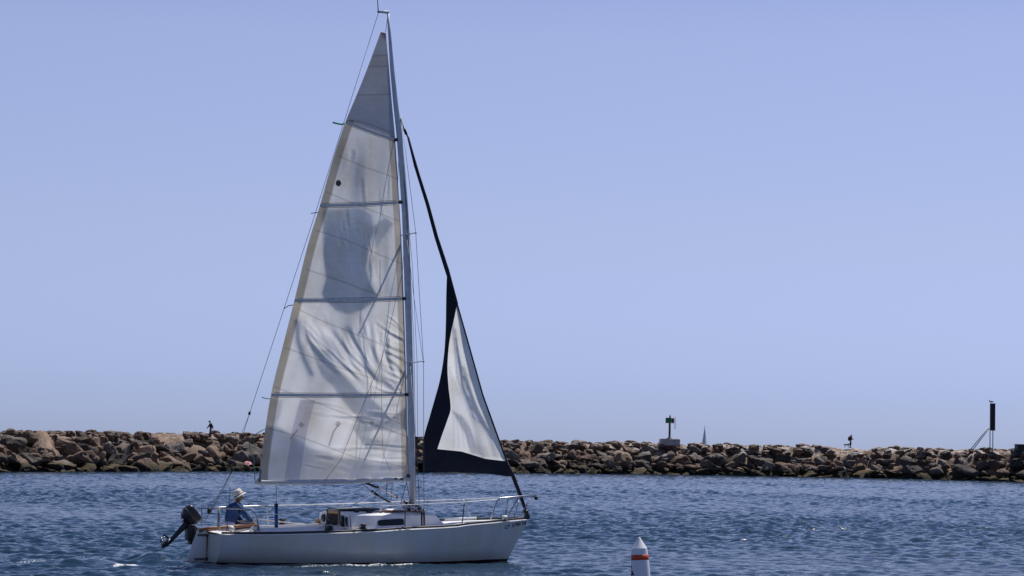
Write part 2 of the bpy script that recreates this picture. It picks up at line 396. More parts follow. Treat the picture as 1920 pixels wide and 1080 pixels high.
def rock_mat(name, c1, c2, dark):
    m, n, l, b = new_mat(name); b.inputs['Roughness'].default_value = .92
    tc = n.new('ShaderNodeTexCoord'); ge = n.new('ShaderNodeNewGeometry'); oi = n.new('ShaderNodeObjectInfo')
    va = n.new('ShaderNodeVectorMath'); va.operation = 'ADD'; l.new(tc.outputs['Object'], va.inputs[0])
    vm = n.new('ShaderNodeVectorMath'); vm.operation = 'SCALE'; vm.inputs[0].default_value = (37, 11, 23); l.new(oi.outputs['Random'], vm.inputs['Scale']); l.new(vm.outputs[0], va.inputs[1])
    n1 = n.new('ShaderNodeTexNoise'); n1.inputs['Scale'].default_value = 1.3; n1.inputs['Detail'].default_value = 9; n1.inputs['Roughness'].default_value = .65; l.new(va.outputs[0], n1.inputs[0])
    n2 = n.new('ShaderNodeTexNoise'); n2.inputs['Scale'].default_value = 5; n2.inputs['Detail'].default_value = 10; n2.inputs['Roughness'].default_value = .7; l.new(va.outputs[0], n2.inputs[0])
    cr = n.new('ShaderNodeValToRGB'); e = cr.color_ramp.elements; e[0].position = .36; e[1].position = .66; e[0].color = c1+(1,); e[1].color = c2+(1,)
    l.new(n1.outputs[0], cr.inputs[0])
    # small pits and lichen
    c2r = n.new('ShaderNodeValToRGB'); e = c2r.color_ramp.elements; e[0].position = .38; e[1].position = .55; e[0].color = (.45,.43,.42,1); e[1].color = (1,1,1,1); l.new(n2.outputs[0], c2r.inputs[0])
    m1 = n.new('ShaderNodeMix'); m1.data_type = 'RGBA'; m1.blend_type = 'MULTIPLY'; m1.inputs[0].default_value = .75; l.new(cr.outputs[0], m1.inputs[6]); l.new(c2r.outputs[0], m1.inputs[7])
    # individual tone
    hv = n.new('ShaderNodeHueSaturation'); mr = n.new('ShaderNodeMapRange'); mr.inputs[3].default_value = .58; mr.inputs[4].default_value = 1.25
    l.new(oi.outputs['Random'], mr.inputs[0]); l.new(mr.outputs[0], hv.inputs['Value']); l.new(m1.outputs[2], hv.inputs['Color'])
    # wet, weed-covered tide band
    sp = n.new('ShaderNodeSeparateXYZ'); l.new(ge.outputs['Position'], sp.inputs[0])
    ad = n.new('ShaderNodeMath'); ad.operation = 'MULTIPLY_ADD'; ad.inputs[1].default_value = -1.3; l.new(n1.outputs[0], ad.inputs[0]); l.new(sp.outputs[2], ad.inputs[2])
    w1 = n.new('ShaderNodeMapRange'); w1.inputs[1].default_value = -.10; w1.inputs[2].default_value = .30; w1.inputs[3].default_value = 1; w1.inputs[4].default_value = 0; l.new(ad.outputs[0], w1.inputs[0])
    wc = n.new('ShaderNodeValToRGB'); e = wc.color_ramp.elements; e[0].position = .46; e[1].position = .66; e[0].color = (.016,.012,.008,1); e[1].color = (.066,.047,.012,1)
    sn0 = n.new('ShaderNodeSeparateXYZ'); l.new(ge.outputs['Normal'], sn0.inputs[0])
    wn = n.new('ShaderNodeMath'); wn.operation = 'MULTIPLY_ADD'; wn.inputs[1].default_value = .30; l.new(sn0.outputs[2], wn.inputs[0])
    wn2 = n.new('ShaderNodeMath'); wn2.operation = 'MULTIPLY'; wn2.inputs[1].default_value = .72; l.new(n1.outputs[0], wn2.inputs[0]); l.new(wn2.outputs[0], wn.inputs[2]); l.new(wn.outputs[0], wc.inputs[0])
    m2 = n.new('ShaderNodeMix'); m2.data_type = 'RGBA'; l.new(w1.outputs[0], m2.inputs[0]); l.new(hv.outputs[0], m2.inputs[6]); l.new(wc.outputs[0], m2.inputs[7])
    # bird lime on the high flat tops, heavier towards the outer end
    sx = n.new('ShaderNodeMapRange'); sx.inputs[1].default_value = -5; sx.inputs[2].default_value = 30; sx.inputs[3].default_value = .18; sx.inputs[4].default_value = .8; l.new(sp.outputs[0], sx.inputs[0])
    sz = n.new('ShaderNodeMapRange'); sz.inputs[1].default_value = 1.9; sz.inputs[2].default_value = 2.9; l.new(sp.outputs[2], sz.inputs[0])
    sn = n.new('ShaderNodeSeparateXYZ'); l.new(ge.outputs['Normal'], sn.inputs[0])
    su = n.new('ShaderNodeMapRange'); su.inputs[1].default_value = .35; su.inputs[2].default_value = .8; l.new(sn.outputs[2], su.inputs[0])
    nn = n.new('ShaderNodeMapRange'); nn.inputs[1].default_value = .45; nn.inputs[2].default_value = .62; l.new(n1.outputs[0], nn.inputs[0])
    f = sx
    for o in (sz, su, nn):
        k = n.new('ShaderNodeMath'); k.operation = 'MULTIPLY'; l.new(f.outputs[0], k.inputs[0]); l.new(o.outputs[0], k.inputs[1]); f = k
    m3 = n.new('ShaderNodeMix'); m3.data_type = 'RGBA'; l.new(f.outputs[0], m3.inputs[0]); l.new(m2.outputs[2], m3.inputs[6]); m3.inputs[7].default_value = (.62,.57,.52,1)
    l.new(m3.outputs[2], b.inputs['Base Color'])
    bp = n.new('ShaderNodeBump'); bp.inputs['Strength'].default_value = .9; bp.inputs['Distance'].default_value = .09; l.new(n2.outputs[0], bp.inputs['Height'])
    b2 = n.new('ShaderNodeBump'); b2.inputs['Strength'].default_value = .8; b2.inputs['Distance'].default_value = .25; l.new(n1.outputs[0], b2.inputs['Height']); l.new(b2.outputs[0], bp.inputs['Normal'])
    l.new(bp.outputs[0], b.inputs['Normal'])
    return m
ROCKM = [('tan', rock_mat('tan_rock', (.185,.118,.076), (.31,.215,.150), .5)), ('brown', rock_mat('brown_rock', (.095,.057,.038), (.185,.118,.080), .5)),
         ('grey', rock_mat('grey_rock', (.105,.084,.070), (.205,.168,.142), .5)), ('dark grey', rock_mat('dark_grey_rock', (.048,.039,.034), (.11,.088,.075), .5))]
import bmesh
def vnoise(P, sc, seed):
    r = np.random.default_rng(seed); out = np.zeros(len(P))
    for o in range(5):
        for k in range(4):
            d = r.normal(size=3); d /= np.linalg.norm(d)
            out += np.sin(P @ d*sc*2**o*(.8+.5*r.random()) + r.random()*6.28)*.5**o
    return out/4
def rock_mesh(seed, box, mt, kind):
    r = np.random.default_rng(seed); bm = bmesh.new()
    npt = {'blocky': 12, 'rounded': 34, 'wedge-shaped': 10, 'slab-like': 14}[kind]
    for k in range(npt):
        v = r.normal(size=3); v /= np.linalg.norm(v)
        if kind in ('blocky', 'slab-like'): v = np.sign(v)*np.abs(v)**.45*.82
        if kind == 'wedge-shaped': v = np.sign(v)*np.abs(v)**.6; v[2] *= .55+.45*v[0]
        v *= r.uniform(.88, 1.08)
        bm.verts.new(v*np.array(box)/2)
    bmesh.ops.convex_hull(bm, input=bm.verts)
    bmesh.ops.delete(bm, geom=[v for v in bm.verts if not v.link_faces], context='VERTS')
    bmesh.ops.bevel(bm, geom=bm.edges[:], offset=.09 if kind != 'rounded' else .13, segments=2, affect='EDGES', profile=.5, clamp_overlap=True)
    bmesh.ops.triangulate(bm, faces=bm.faces[:])
    for _ in range(3):
        lng = [e for e in bm.edges if e.calc_length() > .22]
        if lng: bmesh.ops.subdivide_edges(bm, edges=lng, cuts=1, use_grid_fill=False); bmesh.ops.triangulate(bm, faces=bm.faces[:])
    bmesh.ops.remove_doubles(bm, verts=bm.verts, dist=.012); bm.normal_update()
    P = np.array([v.co[:] for v in bm.verts]); N = np.array([v.normal[:] for v in bm.verts])
    dsp = vnoise(P, 2.3, seed+1)*.15 + vnoise(P, 9, seed+2)*.04 - .10*np.maximum(0, .32-np.abs(vnoise(P, 3.1, seed+3)))/.32
    for v, p in zip(bm.verts, P + N*dsp[:, None]): v.co = p
    me = bpy.data.meshes.new('boulder'); bm.to_mesh(me); bm.free()
    me.polygons.foreach_set('use_smooth', np.ones(len(me.polygons), bool)); me.materials.append(mt)
    me.set_sharp_from_angle(angle=R(38))
    return me
KINDS = ['blocky', 'rounded', 'wedge-shaped', 'slab-like']
PROTO = []
for ci, (cn, mt) in enumerate(ROCKM):
    for ki, kd in enumerate(KINDS):
        for q in range(2):
            PROTO.append((cn, kd, rock_mesh(100+ci*20+ki*4+q, {'blocky': (1.9,1.7,1.35), 'rounded': (1.9,1.6,1.4), 'wedge-shaped': (2.1,1.6,1.4), 'slab-like': (2.4,1.7,.95)}[kd], mt, kd)))
rocks = []
WEED = {}
def put_rock(sv, back, z, size, row, cn=None):
    p, d, nrm, x = on_line(sv)
    c = random.choice([q for q in PROTO if (cn is None or q[0] in cn) and (q[1] != 'rounded' or random.random() < .35)])
    o = bpy.data.objects.new('boulder', c[2]); link(o)
    o.location = p + nrm*back + Vector((0, 0, z))
    o.rotation_euler = (random.gauss(0, .28), random.gauss(0, .28), math.atan2(d.y, d.x)+random.gauss(0, .5)+random.choice((0, math.pi)))
    o.scale = (size*random.uniform(.9, 1.2), size*random.uniform(.85, 1.1), size*random.uniform(.82, 1.12))
    rocks.append((o, c[0], c[1], row, project(o.location)[0])); return o
S0, S1 = float(np.interp(-130, pxs, arc)), float(np.interp(2050, pxs, arc))
for row, (back, zf, step, sz) in enumerate([(-.25, .03, 2.15, 1.05), (1.1, .33, 2.15, 1.22), (2.55, .66, 2.1, 1.22), (4.3, .92, 2.2, 1.1)]):
    sv = S0 + random.random()*1.5
    while sv < S1:
        p, d, nrm, x = on_line(sv); big = float(np.interp(x, [0, 500, 1000, 1920], [1.48, 1.38, 1.14, 1.0]))
        size = sz*big*random.uniform(.72, 1.25)
        ct = crest_z(sv)
        z = .02 + (ct-.62*size)*zf + random.gauss(0, .08) - (.12 if row == 0 else 0)
        if row == 3: z = ct - (.60 if min(abs(x-394), abs(x-1592)) > 40 else .98)*size + random.gauss(0, .05)
        put_rock(sv, back + random.gauss(0, .18), z, size, row, ('brown', 'dark grey', 'grey') if row == 0 else None)
        sv += step*big*random.uniform(.8, 1.15)*(.55+.45*size/(sz*big))
ORD = ['first','second','third','fourth','fifth','sixth','seventh','eighth','ninth','tenth','eleventh','twelfth','thirteenth','fourteenth','fifteenth','sixteenth','seventeenth','eighteenth','nineteenth','twentieth']
MARKS = [(394, 'the walking man'), (565, 'the boom end'), (772, 'the yacht mast'), (990, 'the yacht bow'), (1255, 'the green beacon'), (1594, 'the backpack walker'), (1860, 'the dark daymark')]
ROWN = ['waterline row', 'second row up', 'third row up', 'crest row']
for row in range(4):
    byside = {}
    for rk in [r for r in rocks if r[3] == row]:
        j = min(range(len(MARKS)), key=lambda q: abs(MARKS[q][0]-rk[4]))
        byside.setdefault((j, 'left' if rk[4] < MARKS[j][0] else 'right'), []).append(rk)
    for (j, side), L in byside.items():
        L.sort(key=lambda r: abs(r[4]-MARKS[j][0]))
        for k, (o, cn, kd, rw, x) in enumerate(L):
            tag(o, f'{cn} {kd} boulder, {ORD[min(k, 19)]} {side} of {MARKS[j][1]} in {ROWN[row]}', 'boulder', 'boulders of the breakwater')
# rubble core and small fill stones (uncountable)
ns = int((arc[-1]-arc[0])/.35); prof = np.linspace(0, 1, 44)
Pc = np.zeros((ns, 44, 3))
for i in range(ns):
    sv = arc[0] + (arc[-1]-arc[0])*i/(ns-1); p, d, nrm, x = on_line(sv); ct = crest_z(sv)
    for j, t in enumerate(prof):
        bk = -.6 + 12.5*t
        zz = (np.interp(bk, [-.6, .3, 4.4, 5.2, 9.2, 11.9], [-1.2, -.35, ct-.95, ct-.26, ct-.24, -1.0]))
        q = p + nrm*bk; Pc[i, j] = (q.x, q.y, zz)
fl = Pc.reshape(-1, 3); bmp = vnoise(fl*np.array([1, 1, 1.6]), 2.2, 5)*.30 + vnoise(fl, 6, 6)*.08
fl[:, 2] += bmp
core = grid_mesh('rubble_core', Pc, ROCKM[0][1]); tag(core, 'broken stone packed between the breakwater boulders', kind='stuff')
mb = MB(); fr = np.random.default_rng(3)
tri = [PROTO[k][2] for k in (8, 10, 0, 24)]
sv_list = fr.uniform(arc[0]+1, arc[-1]-1, 1500)
lo_bm = bmesh.new(); bmesh.ops.create_icosphere(lo_bm, subdivisions=2, radius=.5)
ico_v = np.array([v.co[:] for v in lo_bm.verts]); ico_f = [[v.index for v in f.verts] for f in lo_bm.faces]; lo_bm.free()
for k, sv in enumerate(sv_list):
    p, d, nrm, x = on_line(sv); ct = crest_z(sv); top = k % 2 == 0
    if top and min(abs(x-394), abs(x-1592)) < 34: continue
    bk = fr.uniform(4.2, 8.5) if top else fr.uniform(-.3, 4.6)
    z = ct - .22 + fr.normal(0, .06) if top else np.interp(bk, [-.3, 4.6], [.1, ct-.4]) + fr.normal(0, .12)
    v = np.sign(ico_v)*np.abs(ico_v)**.7*(1 + .5*vnoise(ico_v*2, 2.5, int(fr.integers(1e6))))[:, None]
    v = v*fr.uniform(.25, .8)*np.array([1.2, 1, .75]); q = p + nrm*bk
    an = fr.random()*6.28; v = v @ np.array([[math.cos(an), math.sin(an), 0], [-math.sin(an), math.cos(an), 0], [0, 0, 1]])
    mb.add(v + np.array([q.x, q.y, z]), ico_f, int(fr.integers(3)), False)
fill = mb.build('small_rubble', [ROCKM[0][1], ROCKM[2][1], ROCKM[1][1]]); tag(fill, 'small loose stones between and on top of the boulders', kind='stuff')
print('boulders', len(rocks))

# ------------------------------------------------------------------ sailing boat (axes: x forward, y port, z up)
boat = empty('sailboat', BO, HEAD, label='white sloop under patched white mainsail with partly furled navy-edged jib', cat='sailboat')
def boatpt(v): return BO + FW*v.x + PT*v.y + Vector((0, 0, v.z))
def L(*pts): return [bl(*p) for p in pts]
def line(name, pts, r, m, parent=boat, n=6): return MB().tube(pts, r, n).build(name, m, parent)
def sagline(a, b, sag, k=10):
    return [a.lerp(b, i/k) - Vector((0, 0, sag*4*(i/k)*(1-i/k))) for i in range(k+1)]

# --- hull
u_s = bl(389, 1003, 0).x; tip = bl(991, 974, 0); u_b = tip.x; stem_w = bl(951, 1046, 0)
bs = curve([0,.1,.25,.42,.55,.68,.8,.9,.96,1], [.93,1.08,1.27,1.38,1.37,1.20,.88,.50,.22,.02])
def half(u): return float(bs((u-u_s)/(u_b-u_s)))
SH = [(421,1003),(500,1003),(597,1001),(710,997),(760,993.5),(860,988),(871,986),(949,978.5),(991,974)]
us, zs = [], []
for px, py in SH:
    y = -.9
    for _ in range(12):
        p = bl(px, py, y); y = -half(p.x)
    us.append(p.x); zs.append(p.z)
us[0] = u_s
shz = curve(us, zs)
print('boat LOA', u_b-u_s, 'sheer', [round(z, 2) for z in zs], 'beam', 2*1.38)
NS, NT = 72, 26
LOAu = u_b-u_s
def hull_pt(s, t, side):
    """s 0 stern..1 bow, t 0 sheer..1 keel"""
    u = u_s + LOAu*s; b_ = float(bs(s)); z0 = float(shz(u))
    zk = float(np.interp(s, [0,.08,.35,.6,.85,1], [-.01,-.08,-.42,-.46,-.33,-.20]))
    p = .34 + .25*sm(.0,.35,s) + .45*sm(.5, 1, s)
    th = t*math.pi/2
    y = b_*math.cos(th)**p if t < 1 else 0.0
    z = z0 - (z0-zk)*math.sin(th)**(1.05)
    drop = (z0-z)/max(z0, .1)
    rake = (u_b-stem_w.x)*1.03*float(sm(.55, 1, s))**1.5
    return Vector((u - rake*drop, side*y, z))
mb = MB(); vs = []; cols = 2*NT-1
for i in range(NS):
    s = (i/(NS-1)); s = 1-(1-s)**1.25
    for j in range(cols):
        side = -1 if j < NT else 1; jj = j if j < NT else cols-1-j
        vs.append(hull_pt(s, jj/(NT-1), side))
fs = [(i*cols+j, i*cols+j+1, (i+1)*cols+j+1, (i+1)*cols+j) for i in range(NS-1) for j in range(cols-1)]
mb.add(vs, fs)
tc_ = Vector((u_s, 0, vs[0].z*.6)); base = len(mb.v)
mb.add([v.copy() for v in vs[:cols]] + [tc_], [(cols, j+1, j) for j in range(cols-1)] + [(cols, 0, cols-1)], 0, False)
hull = mb.build('hull', M['hull'], boat)
# registration letters on the bow
cu = bpy.data.curves.new('t', 'FONT'); cu.body = 'CF 3790 HJ'; cu.size = .125; cu.extrude = .004; cu.space_character = 1.05
ot = bpy.data.objects.new('t', cu); scene.collection.objects.link(ot); dg = bpy.context.evaluated_depsgraph_get()
me = bpy.data.meshes.new_from_object(ot.evaluated_get(dg)); bpy.data.objects.remove(ot)
def hull_surf(u, z):
    best = None
    s0 = (u-u_s)/LOAu
    lo, hi = s0, min(1, s0+.15)
    for _ in range(6):
        s = s0
    # search s,t for the given u,z on starboard
    s = s0; t = .2
    for _ in range(25):
        p = hull_pt(s, t, -1); s = min(1, max(0, s + (u-p.x)/LOAu)); t = min(.98, max(0, t + (p.z-z)*.5))
    return hull_pt(s, t, -1)
u0t, z0t = bl(947, 990, -.45).x - .03, bl(947, 990, -.45).z - .03
wid = max(v.co.x for v in me.vertices); scl = .80/wid
for v in me.vertices:
    q = hull_surf(u0t + v.co.x*scl, z0t + v.co.y*1.1 + .11*(v.co.x/wid))
    v.co = q + Vector((.2, -1, 0)).normalized()*(.006 + max(0, v.co.z))
me.materials.append(mat('registration_navy', (.006,.012,.045), .6)); link(bpy.data.objects.new('registration_number', me), hull)

# --- deck with cockpit well
ck0, ck1, ckw = u_s+.55, bl(628, 985, 0).x-.05, .52
ug = sorted(set([u_s+LOAu*i/60 for i in range(61)] + [ck0, ck1])); ug = np.array(ug)
yg = [-1, -.93, -.75, -.55, -.3, 0, .3, .55, .75, .93, 1]
mb = MB(); rowsv = []
def deck_z(u, y): 
    b_ = half(u); return float(shz(u)) + .012 + .05*(b_/1.4)*(1-(y/max(b_, .05))**2)
for u in ug:
    b_ = half(u)*.992; r = []
    ys = [-b_, -b_*.9, -b_*.75, -min(ckw, b_*.6), -min(ckw, b_*.6)*.5, 0]
    ys = ys + [-q for q in ys[-2::-1]]
    r = [Vector((u, y, deck_z(u, y))) for y in ys]; rowsv.append(r)
vs = [v for r in rowsv for v in r]; fs = []
for i in range(len(ug)-1):
    for j in range(10):
        if ug[i] >= ck0-1e-6 and ug[i+1] <= ck1+1e-6 and 3 <= j <= 6: continue
        fs.append((i*11+j, (i+1)*11+j, (i+1)*11+j+1, i*11+j+1))
mb.add(vs, fs)
deck = mb.build('deck', M['deckwhite'], boat)
mb = MB(); zf = .34
zt = [deck_z(u, ckw) for u in (ck0, ck1)]
c = [Vector((ck0,-ckw,zt[0])), Vector((ck1,-ckw,zt[1])), Vector((ck1,ckw,zt[1])), Vector((ck0,ckw,zt[0]))]
d_ = [Vector((v.x, v.y, zf)) for v in c]
mb.add(c+d_, [(0,1,5,4),(1,2,6,5),(2,3,7,6),(3,0,4,7),(4,5,6,7)], 0, False)
mb.build('cockpit_well', M['deckwhite'], boat)
for sd in (-1, 1):
    pts = []
    for u in np.linspace(u_s+.03, u_b-.12, 60):
        pts.append(Vector((u, sd*(half(u)-.035), float(shz(u))+.045)))
    MB().tube(pts, .016, 6, flat=(1,.8,1.6)).build('toe_rail', M['black'], boat)
    pts = [Vector((u, sd*(half(u)+.006), float(shz(u))-.004)) for u in np.linspace(u_s+.01, u_b-.02, 60)]
    MB().tube(pts, .015, 6).build('rubbing_strake', M['white'], boat)
    # cockpit coaming: moulded ridge beside the well
    mb = MB(); n_ = 16; vs = []
    for i in range(n_):
        u = ck0-.1 + (ck1-ck0+.1)*i/(n_-1); h_ = .09*float(sm(0, .25, i/(n_-1)))+.01; z0 = deck_z(u, .7)
        vs += [Vector((u, sd*.54, z0-.03)), Vector((u, sd*.56, z0+h_)), Vector((u, sd*.66, z0+h_)), Vector((u, sd*.74, z0-.03))]
    mb.add(vs, [(i*4+j, i*4+j+1, i*4+4+j+1, i*4+4+j) for i in range(n_-1) for j in range(3)] + [(0,1,2,3), (n_*4-1,n_*4-2,n_*4-3,n_*4-4)], 0, False)
    mb.build('coaming', M['deckwhite'], boat)

# --- cabin trunk
ca, cf = bl(628, 985, 0).x, bl(834, 978, -.35).x
CA_W, CF_W = 1.08, .42
ztop_a = bl(666, 966.5, -1.0).z; zridge = bl(630, 955, 0).z
ucf = bl(816, 966, -.5).x
zt_f = bl(816, 966, -.5).z
mb = MB(); st = 26; vs = []; W = 13
for i in range(st):
    q = i/(st-1); u = ca + (cf-ca)*q
    w_ = np.interp(q, [0,.5,.8,1], [CA_W,.98,.72,CF_W]); zb = deck_z(u, w_)-.03
    zt_ = ztop_a + (zt_f-ztop_a)*min(1, (u-ca)/(ucf-ca))
    k = float(np.interp(u, [ucf-.02, cf], [1, 0.02]))
    zt_ = zb + (zt_-zb)*k; crown = (zridge-ztop_a)*.85*k
    r = [Vector((u, -w_, zb))]
    for y in np.linspace(-1, 1, W-2):
        r.append(Vector((u, y*w_*.90, zt_ + crown*(1-abs(y)**2.2))))
    r.append(Vector((u, w_, zb))); vs += r
mb.add(vs, [(i*W+j, (i+1)*W+j, (i+1)*W+j+1, i*W+j+1) for i in range(st-1) for j in range(W-1)], 0, True)
cabin = mb.build('cabin', M['deckwhite'], boat)
cabin.data.set_sharp_from_angle(angle=R(35))
def cab_side(u, f):   # point on starboard cabin side
    q = (u-ca)/(cf-ca); w_ = float(np.interp(q, [0,.5,.8,1], [CA_W,.98,.72,CF_W])); zb = deck_z(u, w_)-.03
    zt_ = ztop_a + (zt_f-ztop_a)*min(1, (u-ca)/(ucf-ca))
    return Vector((u, -w_*(1-.10*f), zb + (zt_-zb)*f))
def cab_top(u, y):
    q = (u-ca)/(cf-ca); w_ = float(np.interp(q, [0,.5,.8,1], [CA_W,.98,.72,CF_W]))*.9
    zt_ = ztop_a + (zt_f-ztop_a)*min(1, (u-ca)/(ucf-ca))
    return Vector((u, y, zt_ + (zridge-ztop_a)*.85*(1-min(1, abs(y)/w_)**2.2)))
# aft bulkhead with companionway opening
zb = deck_z(ca, .9)-.25; mb = MB()
def bulk(y0, y1, zl, z0f, z1f, t=.03):
    n = 6; vs = []
    for i in range(n):
        y = y0 + (y1-y0)*i/(n-1)
        lim = cab_top(ca, y).z if abs(y) < CA_W*.9 else np.interp(abs(y), [CA_W*.9, CA_W], [ztop_a, zb])
        for x in (ca-t, ca): vs += [Vector((x, y, zl)), Vector((x, y, max(zl+.005, (lim-.004) if z1f is None else z1f)))]
    f = []
    for i in range(n-1):
        a = i*4; b_ = a+4
        f += [(a, b_, b_+1, a+1), (a+2, a+3, b_+3, b_+2), (a+1, b_+1, b_+3, a+3)]
    f += [(0,1,3,2), ((n-1)*4, (n-1)*4+2, (n-1)*4+3, (n-1)*4+1)]
    mb.add(vs, f, 0, False)
bulk(-CA_W, -.38, zb, 0, None); bulk(.38, CA_W, zb, 0, None); bulk(-.38, .38, .30, 0, deck_z(ca, 0)+.02)
bk = mb.build('bulkhead', M['white'], cabin)
mb = MB().box((ca+.9, 0, .20), (1.7, 1.6, .04)).box((ca+1.7, 0, .6), (.04, 1.6, .8))
mb.build('cabin_interior', mat('dark_teak', (.05,.025,.012), .6), cabin)
MB().box((ca+.25, -.2, .62), (.05, .22, .28), bev=.03).build('cushion', mat('pale_cushion', (.55,.52,.36), .9), cabin)
MB().box((ca-.035, .37, deck_z(ca,0)+.19), (.06,.07,.50)).box((ca-.035, -.37, deck_z(ca,0)+.19), (.06,.07,.50)).build('companionway_frame', M['greyplate'], cabin)
zh = cab_top(ca, 0).z
MB().box((ca+.48, 0, zh+.035), (1.05, .86, .05), bev=.02).build('sliding_hatch', mat('weathered_hatch', (.06,.065,.07), .5), cabin)
MB().box((ca-.045, 0, zh-.045), (.03, .70, .075)).build('hatch_board', M['oak'], cabin)
# window
mb = MB(); vs = []
ua, ub_ = bl(709, 978, -1.0).x, bl(758, 978, -.95).x
n_ = 10
for i in range(n_):
    q = i/(n_-1); u = ua + (ub_-ua)*q
    lo_, hi_ = .30-.02*q, .70+.06*q
    if i == 0: lo_ += .06; hi_ -= .06
    if i == n_-1: lo_ += .04; hi_ -= .04
    for f in (lo_, hi_):
        p = cab_side(u, f); vs.append(p + Vector((0, -.012, .002)))
mb.add(vs, [(i*2, i*2+2, i*2+3, i*2+1) for i in range(n_-1)], 0, False)
m_ = mb.build('window', M['glass'], cabin)
so = m_.modifiers.new('thick', 'SOLIDIFY'); so.thickness = .02
for sd in (-1, 1):
    MB().tube([cab_top(u, sd*.62)+Vector((0,0,.05*(1 if 0 < i < 8 else .1))) for i, u in enumerate(np.linspace(ca+.9, ca+2.1, 9))], .018, 6).build('handrail', M['wood'], cabin)
# instruments on the bulkhead
for y, z, r, in ((.62, bl(606,971,.62).z, .095), (-.58, bl(650,974,-.58).z, .10)):
    MB().lathe((ca-.03, y, z), [(r*.8,0),(r,.01),(r,.04),(r*.85,.06)], 18, axis=(-1,0,0)).build('instrument', M['black'], cabin)
MB().box((ca-.07, -.6, bl(647,985,-.6).z), (.10,.20,.16), bev=.03).build('control_box', M['black'], cabin)
MB().tube([Vector((ca-.06,-.86,bl(659,970,-.86).z)), Vector((ca-.06,-.85,bl(659,978,-.86).z)), Vector((ca-.05,-.9,bl(659,988,-.9).z))], [.035,.03,.012], 8).build('line_bag', M['rope_dark'], cabin)
MB().ball((ca-.10, .92, bl(592,984,.92).z), (.07,.09,.16)).build('rope_hank', M['oak'], cabin)
MB().box(cab_top(ca+1.35, -.45)+Vector((0,0,.05)), (.55,.32,.05), bev=.02).build('foredeck_hatch', M['white'], cabin)
# dorade bend / dark hoop over the hatch
line('hatch_hoop', [bl(655,958,-.3), bl(668,954.5,-.3), bl(680,953,-.3), bl(692,954,-.3), bl(702,957,-.3)], .022, M['black'])

# --- winches, blocks, cleats
def winch(p, r=.075, h=.15, name='winch'):
    return MB().lathe(p, [(r*1.15,0),(r*1.15,h*.18),(r*.75,h*.3),(r*.68,h*.6),(r*1.0,h*.82),(r*1.0,h*.95),(r*.4,h)], 16).build(name, M['black'], boat)
winch(bl(668,968,-.55)); winch(bl(692,967,-.6), .085, .12)
winch(bl(618,998,-.78), .10, .30); winch(bl(681,992.5,-1.12), .08, .13)
winch(bl(529,986,.78), .085, .18); winch(bl(621,986,.75), .08, .16)
def vent(p, r, d, ln):
    o = MB(); d = Vector(d).normalized()
    o.lathe(p, [(r*.75,.0),(r,.005),(r,ln*.6),(r*.8,ln*.9),(r*.3,ln)], 16, 0, d)
    v = o.build('ventilator', mat('ivory_vent', (.72,.70,.62), .4), boat)
    MB().lathe(Vector(p)-d*.012, [(r*.3,.0),(r*.82,.0),(r*.82,.014)], 16, 0, d).build('vent_opening', M['black'], v)
    MB().tube([Vector(p)+d*ln*.5-Vector((0,0,r*.6)), Vector(p)+d*ln*.5-Vector((0,0,r*1.9))], r*.35, 8).build('vent_base', M['dull_steel'], v)
vent(bl(428,991.5,-.72), .068, (1,-.25,.05), .14); vent(bl(941,971.5,-.42), .066, (1,-.35,.05), .15)
mb = MB()
for px, py, o_ in ((771,994,-1.25),(747,995,-1.25)): mb.box(bl(px,py,o_)+Vector((0,0,.02)), (.18,.03,.04), bev=.01)
for px, off in ((540,-.95),(700,-1.2),(871,-.9)):
    p = bl(px, 998 if px < 800 else 984, off); u = p.x
    MB().box((u, -half(u)+.10, deck_z(u, half(u)-.1)+.035), (.22,.03,.025), bev=.01).box((u, -half(u)+.10, deck_z(u, half(u)-.1)+.015), (.07,.03,.03)).build('cleat', M['dull_steel'], boat)

# --- rudder and tiller
mb = MB(); th = .05
out = [bl(376,990,0), bl(391,996,0), bl(391,1022,0), bl(387,1054,0), bl(387,1054,0)+Vector((0,0,-.8)), bl(351,1059,0)+Vector((.12,0,-.8)), bl(351,1059,0), bl(364,1022,0)]
c0 = bl(389, 1020, 0)
out = [p - Vector((.055,0,0)) for p in out]
vs = []
for sd in (-1, 1):
    for p in out: vs.append(Vector((p.x, sd*th*(1 if p.x > bl(372,1020,0).x else .45), p.z)))
n_ = len(out)
mb.add(vs, [tuple(range(n_-1,-1,-1)), tuple(range(n_, 2*n_))] + [(i, (i+1)%n_, n_+(i+1)%n_, n_+i) for i in range(n_)], 0, False)
rud = mb.build('rudder', M['hull'], boat)
for (pa, pb, h_) in (((372,1004.5),(393,1003),.055),((365,1049),(392,1048),.055)):
    a_, b_ = bl(*pa, 0), bl(*pb, 0); c_ = (a_+b_)/2; c_.z = b_.z
    MB().box(Vector((c_.x-.05, 0, c_.z)), ((b_.x-a_.x)*.86, .125, h_), bev=.008).build('gudgeon', M['greyplate'], rud)
    MB().box(Vector((u_s-.02, 0, c_.z)), (.07,.16,h_*1.5), bev=.01).build('pintle', M['black'], rud)
MB().box((u_s-.032, -.052, (bl(389,1005,0).z+bl(389,1046,0).z)/2), (.028,.012,bl(389,1005,0).z-bl(389,1046,0).z)).build('hinge_seam', M['rust'], rud)
ta, tb = bl(373,995,-.02), bl(484,984.5,.12)
MB().tube([ta, ta.lerp(tb,.25)+Vector((0,0,.02)), ta.lerp(tb,.6)+Vector((0,0,.02)), tb], [.055,.05,.038,.024], 10, flat=(1,.7,1)).build('tiller', M['wood'], boat)

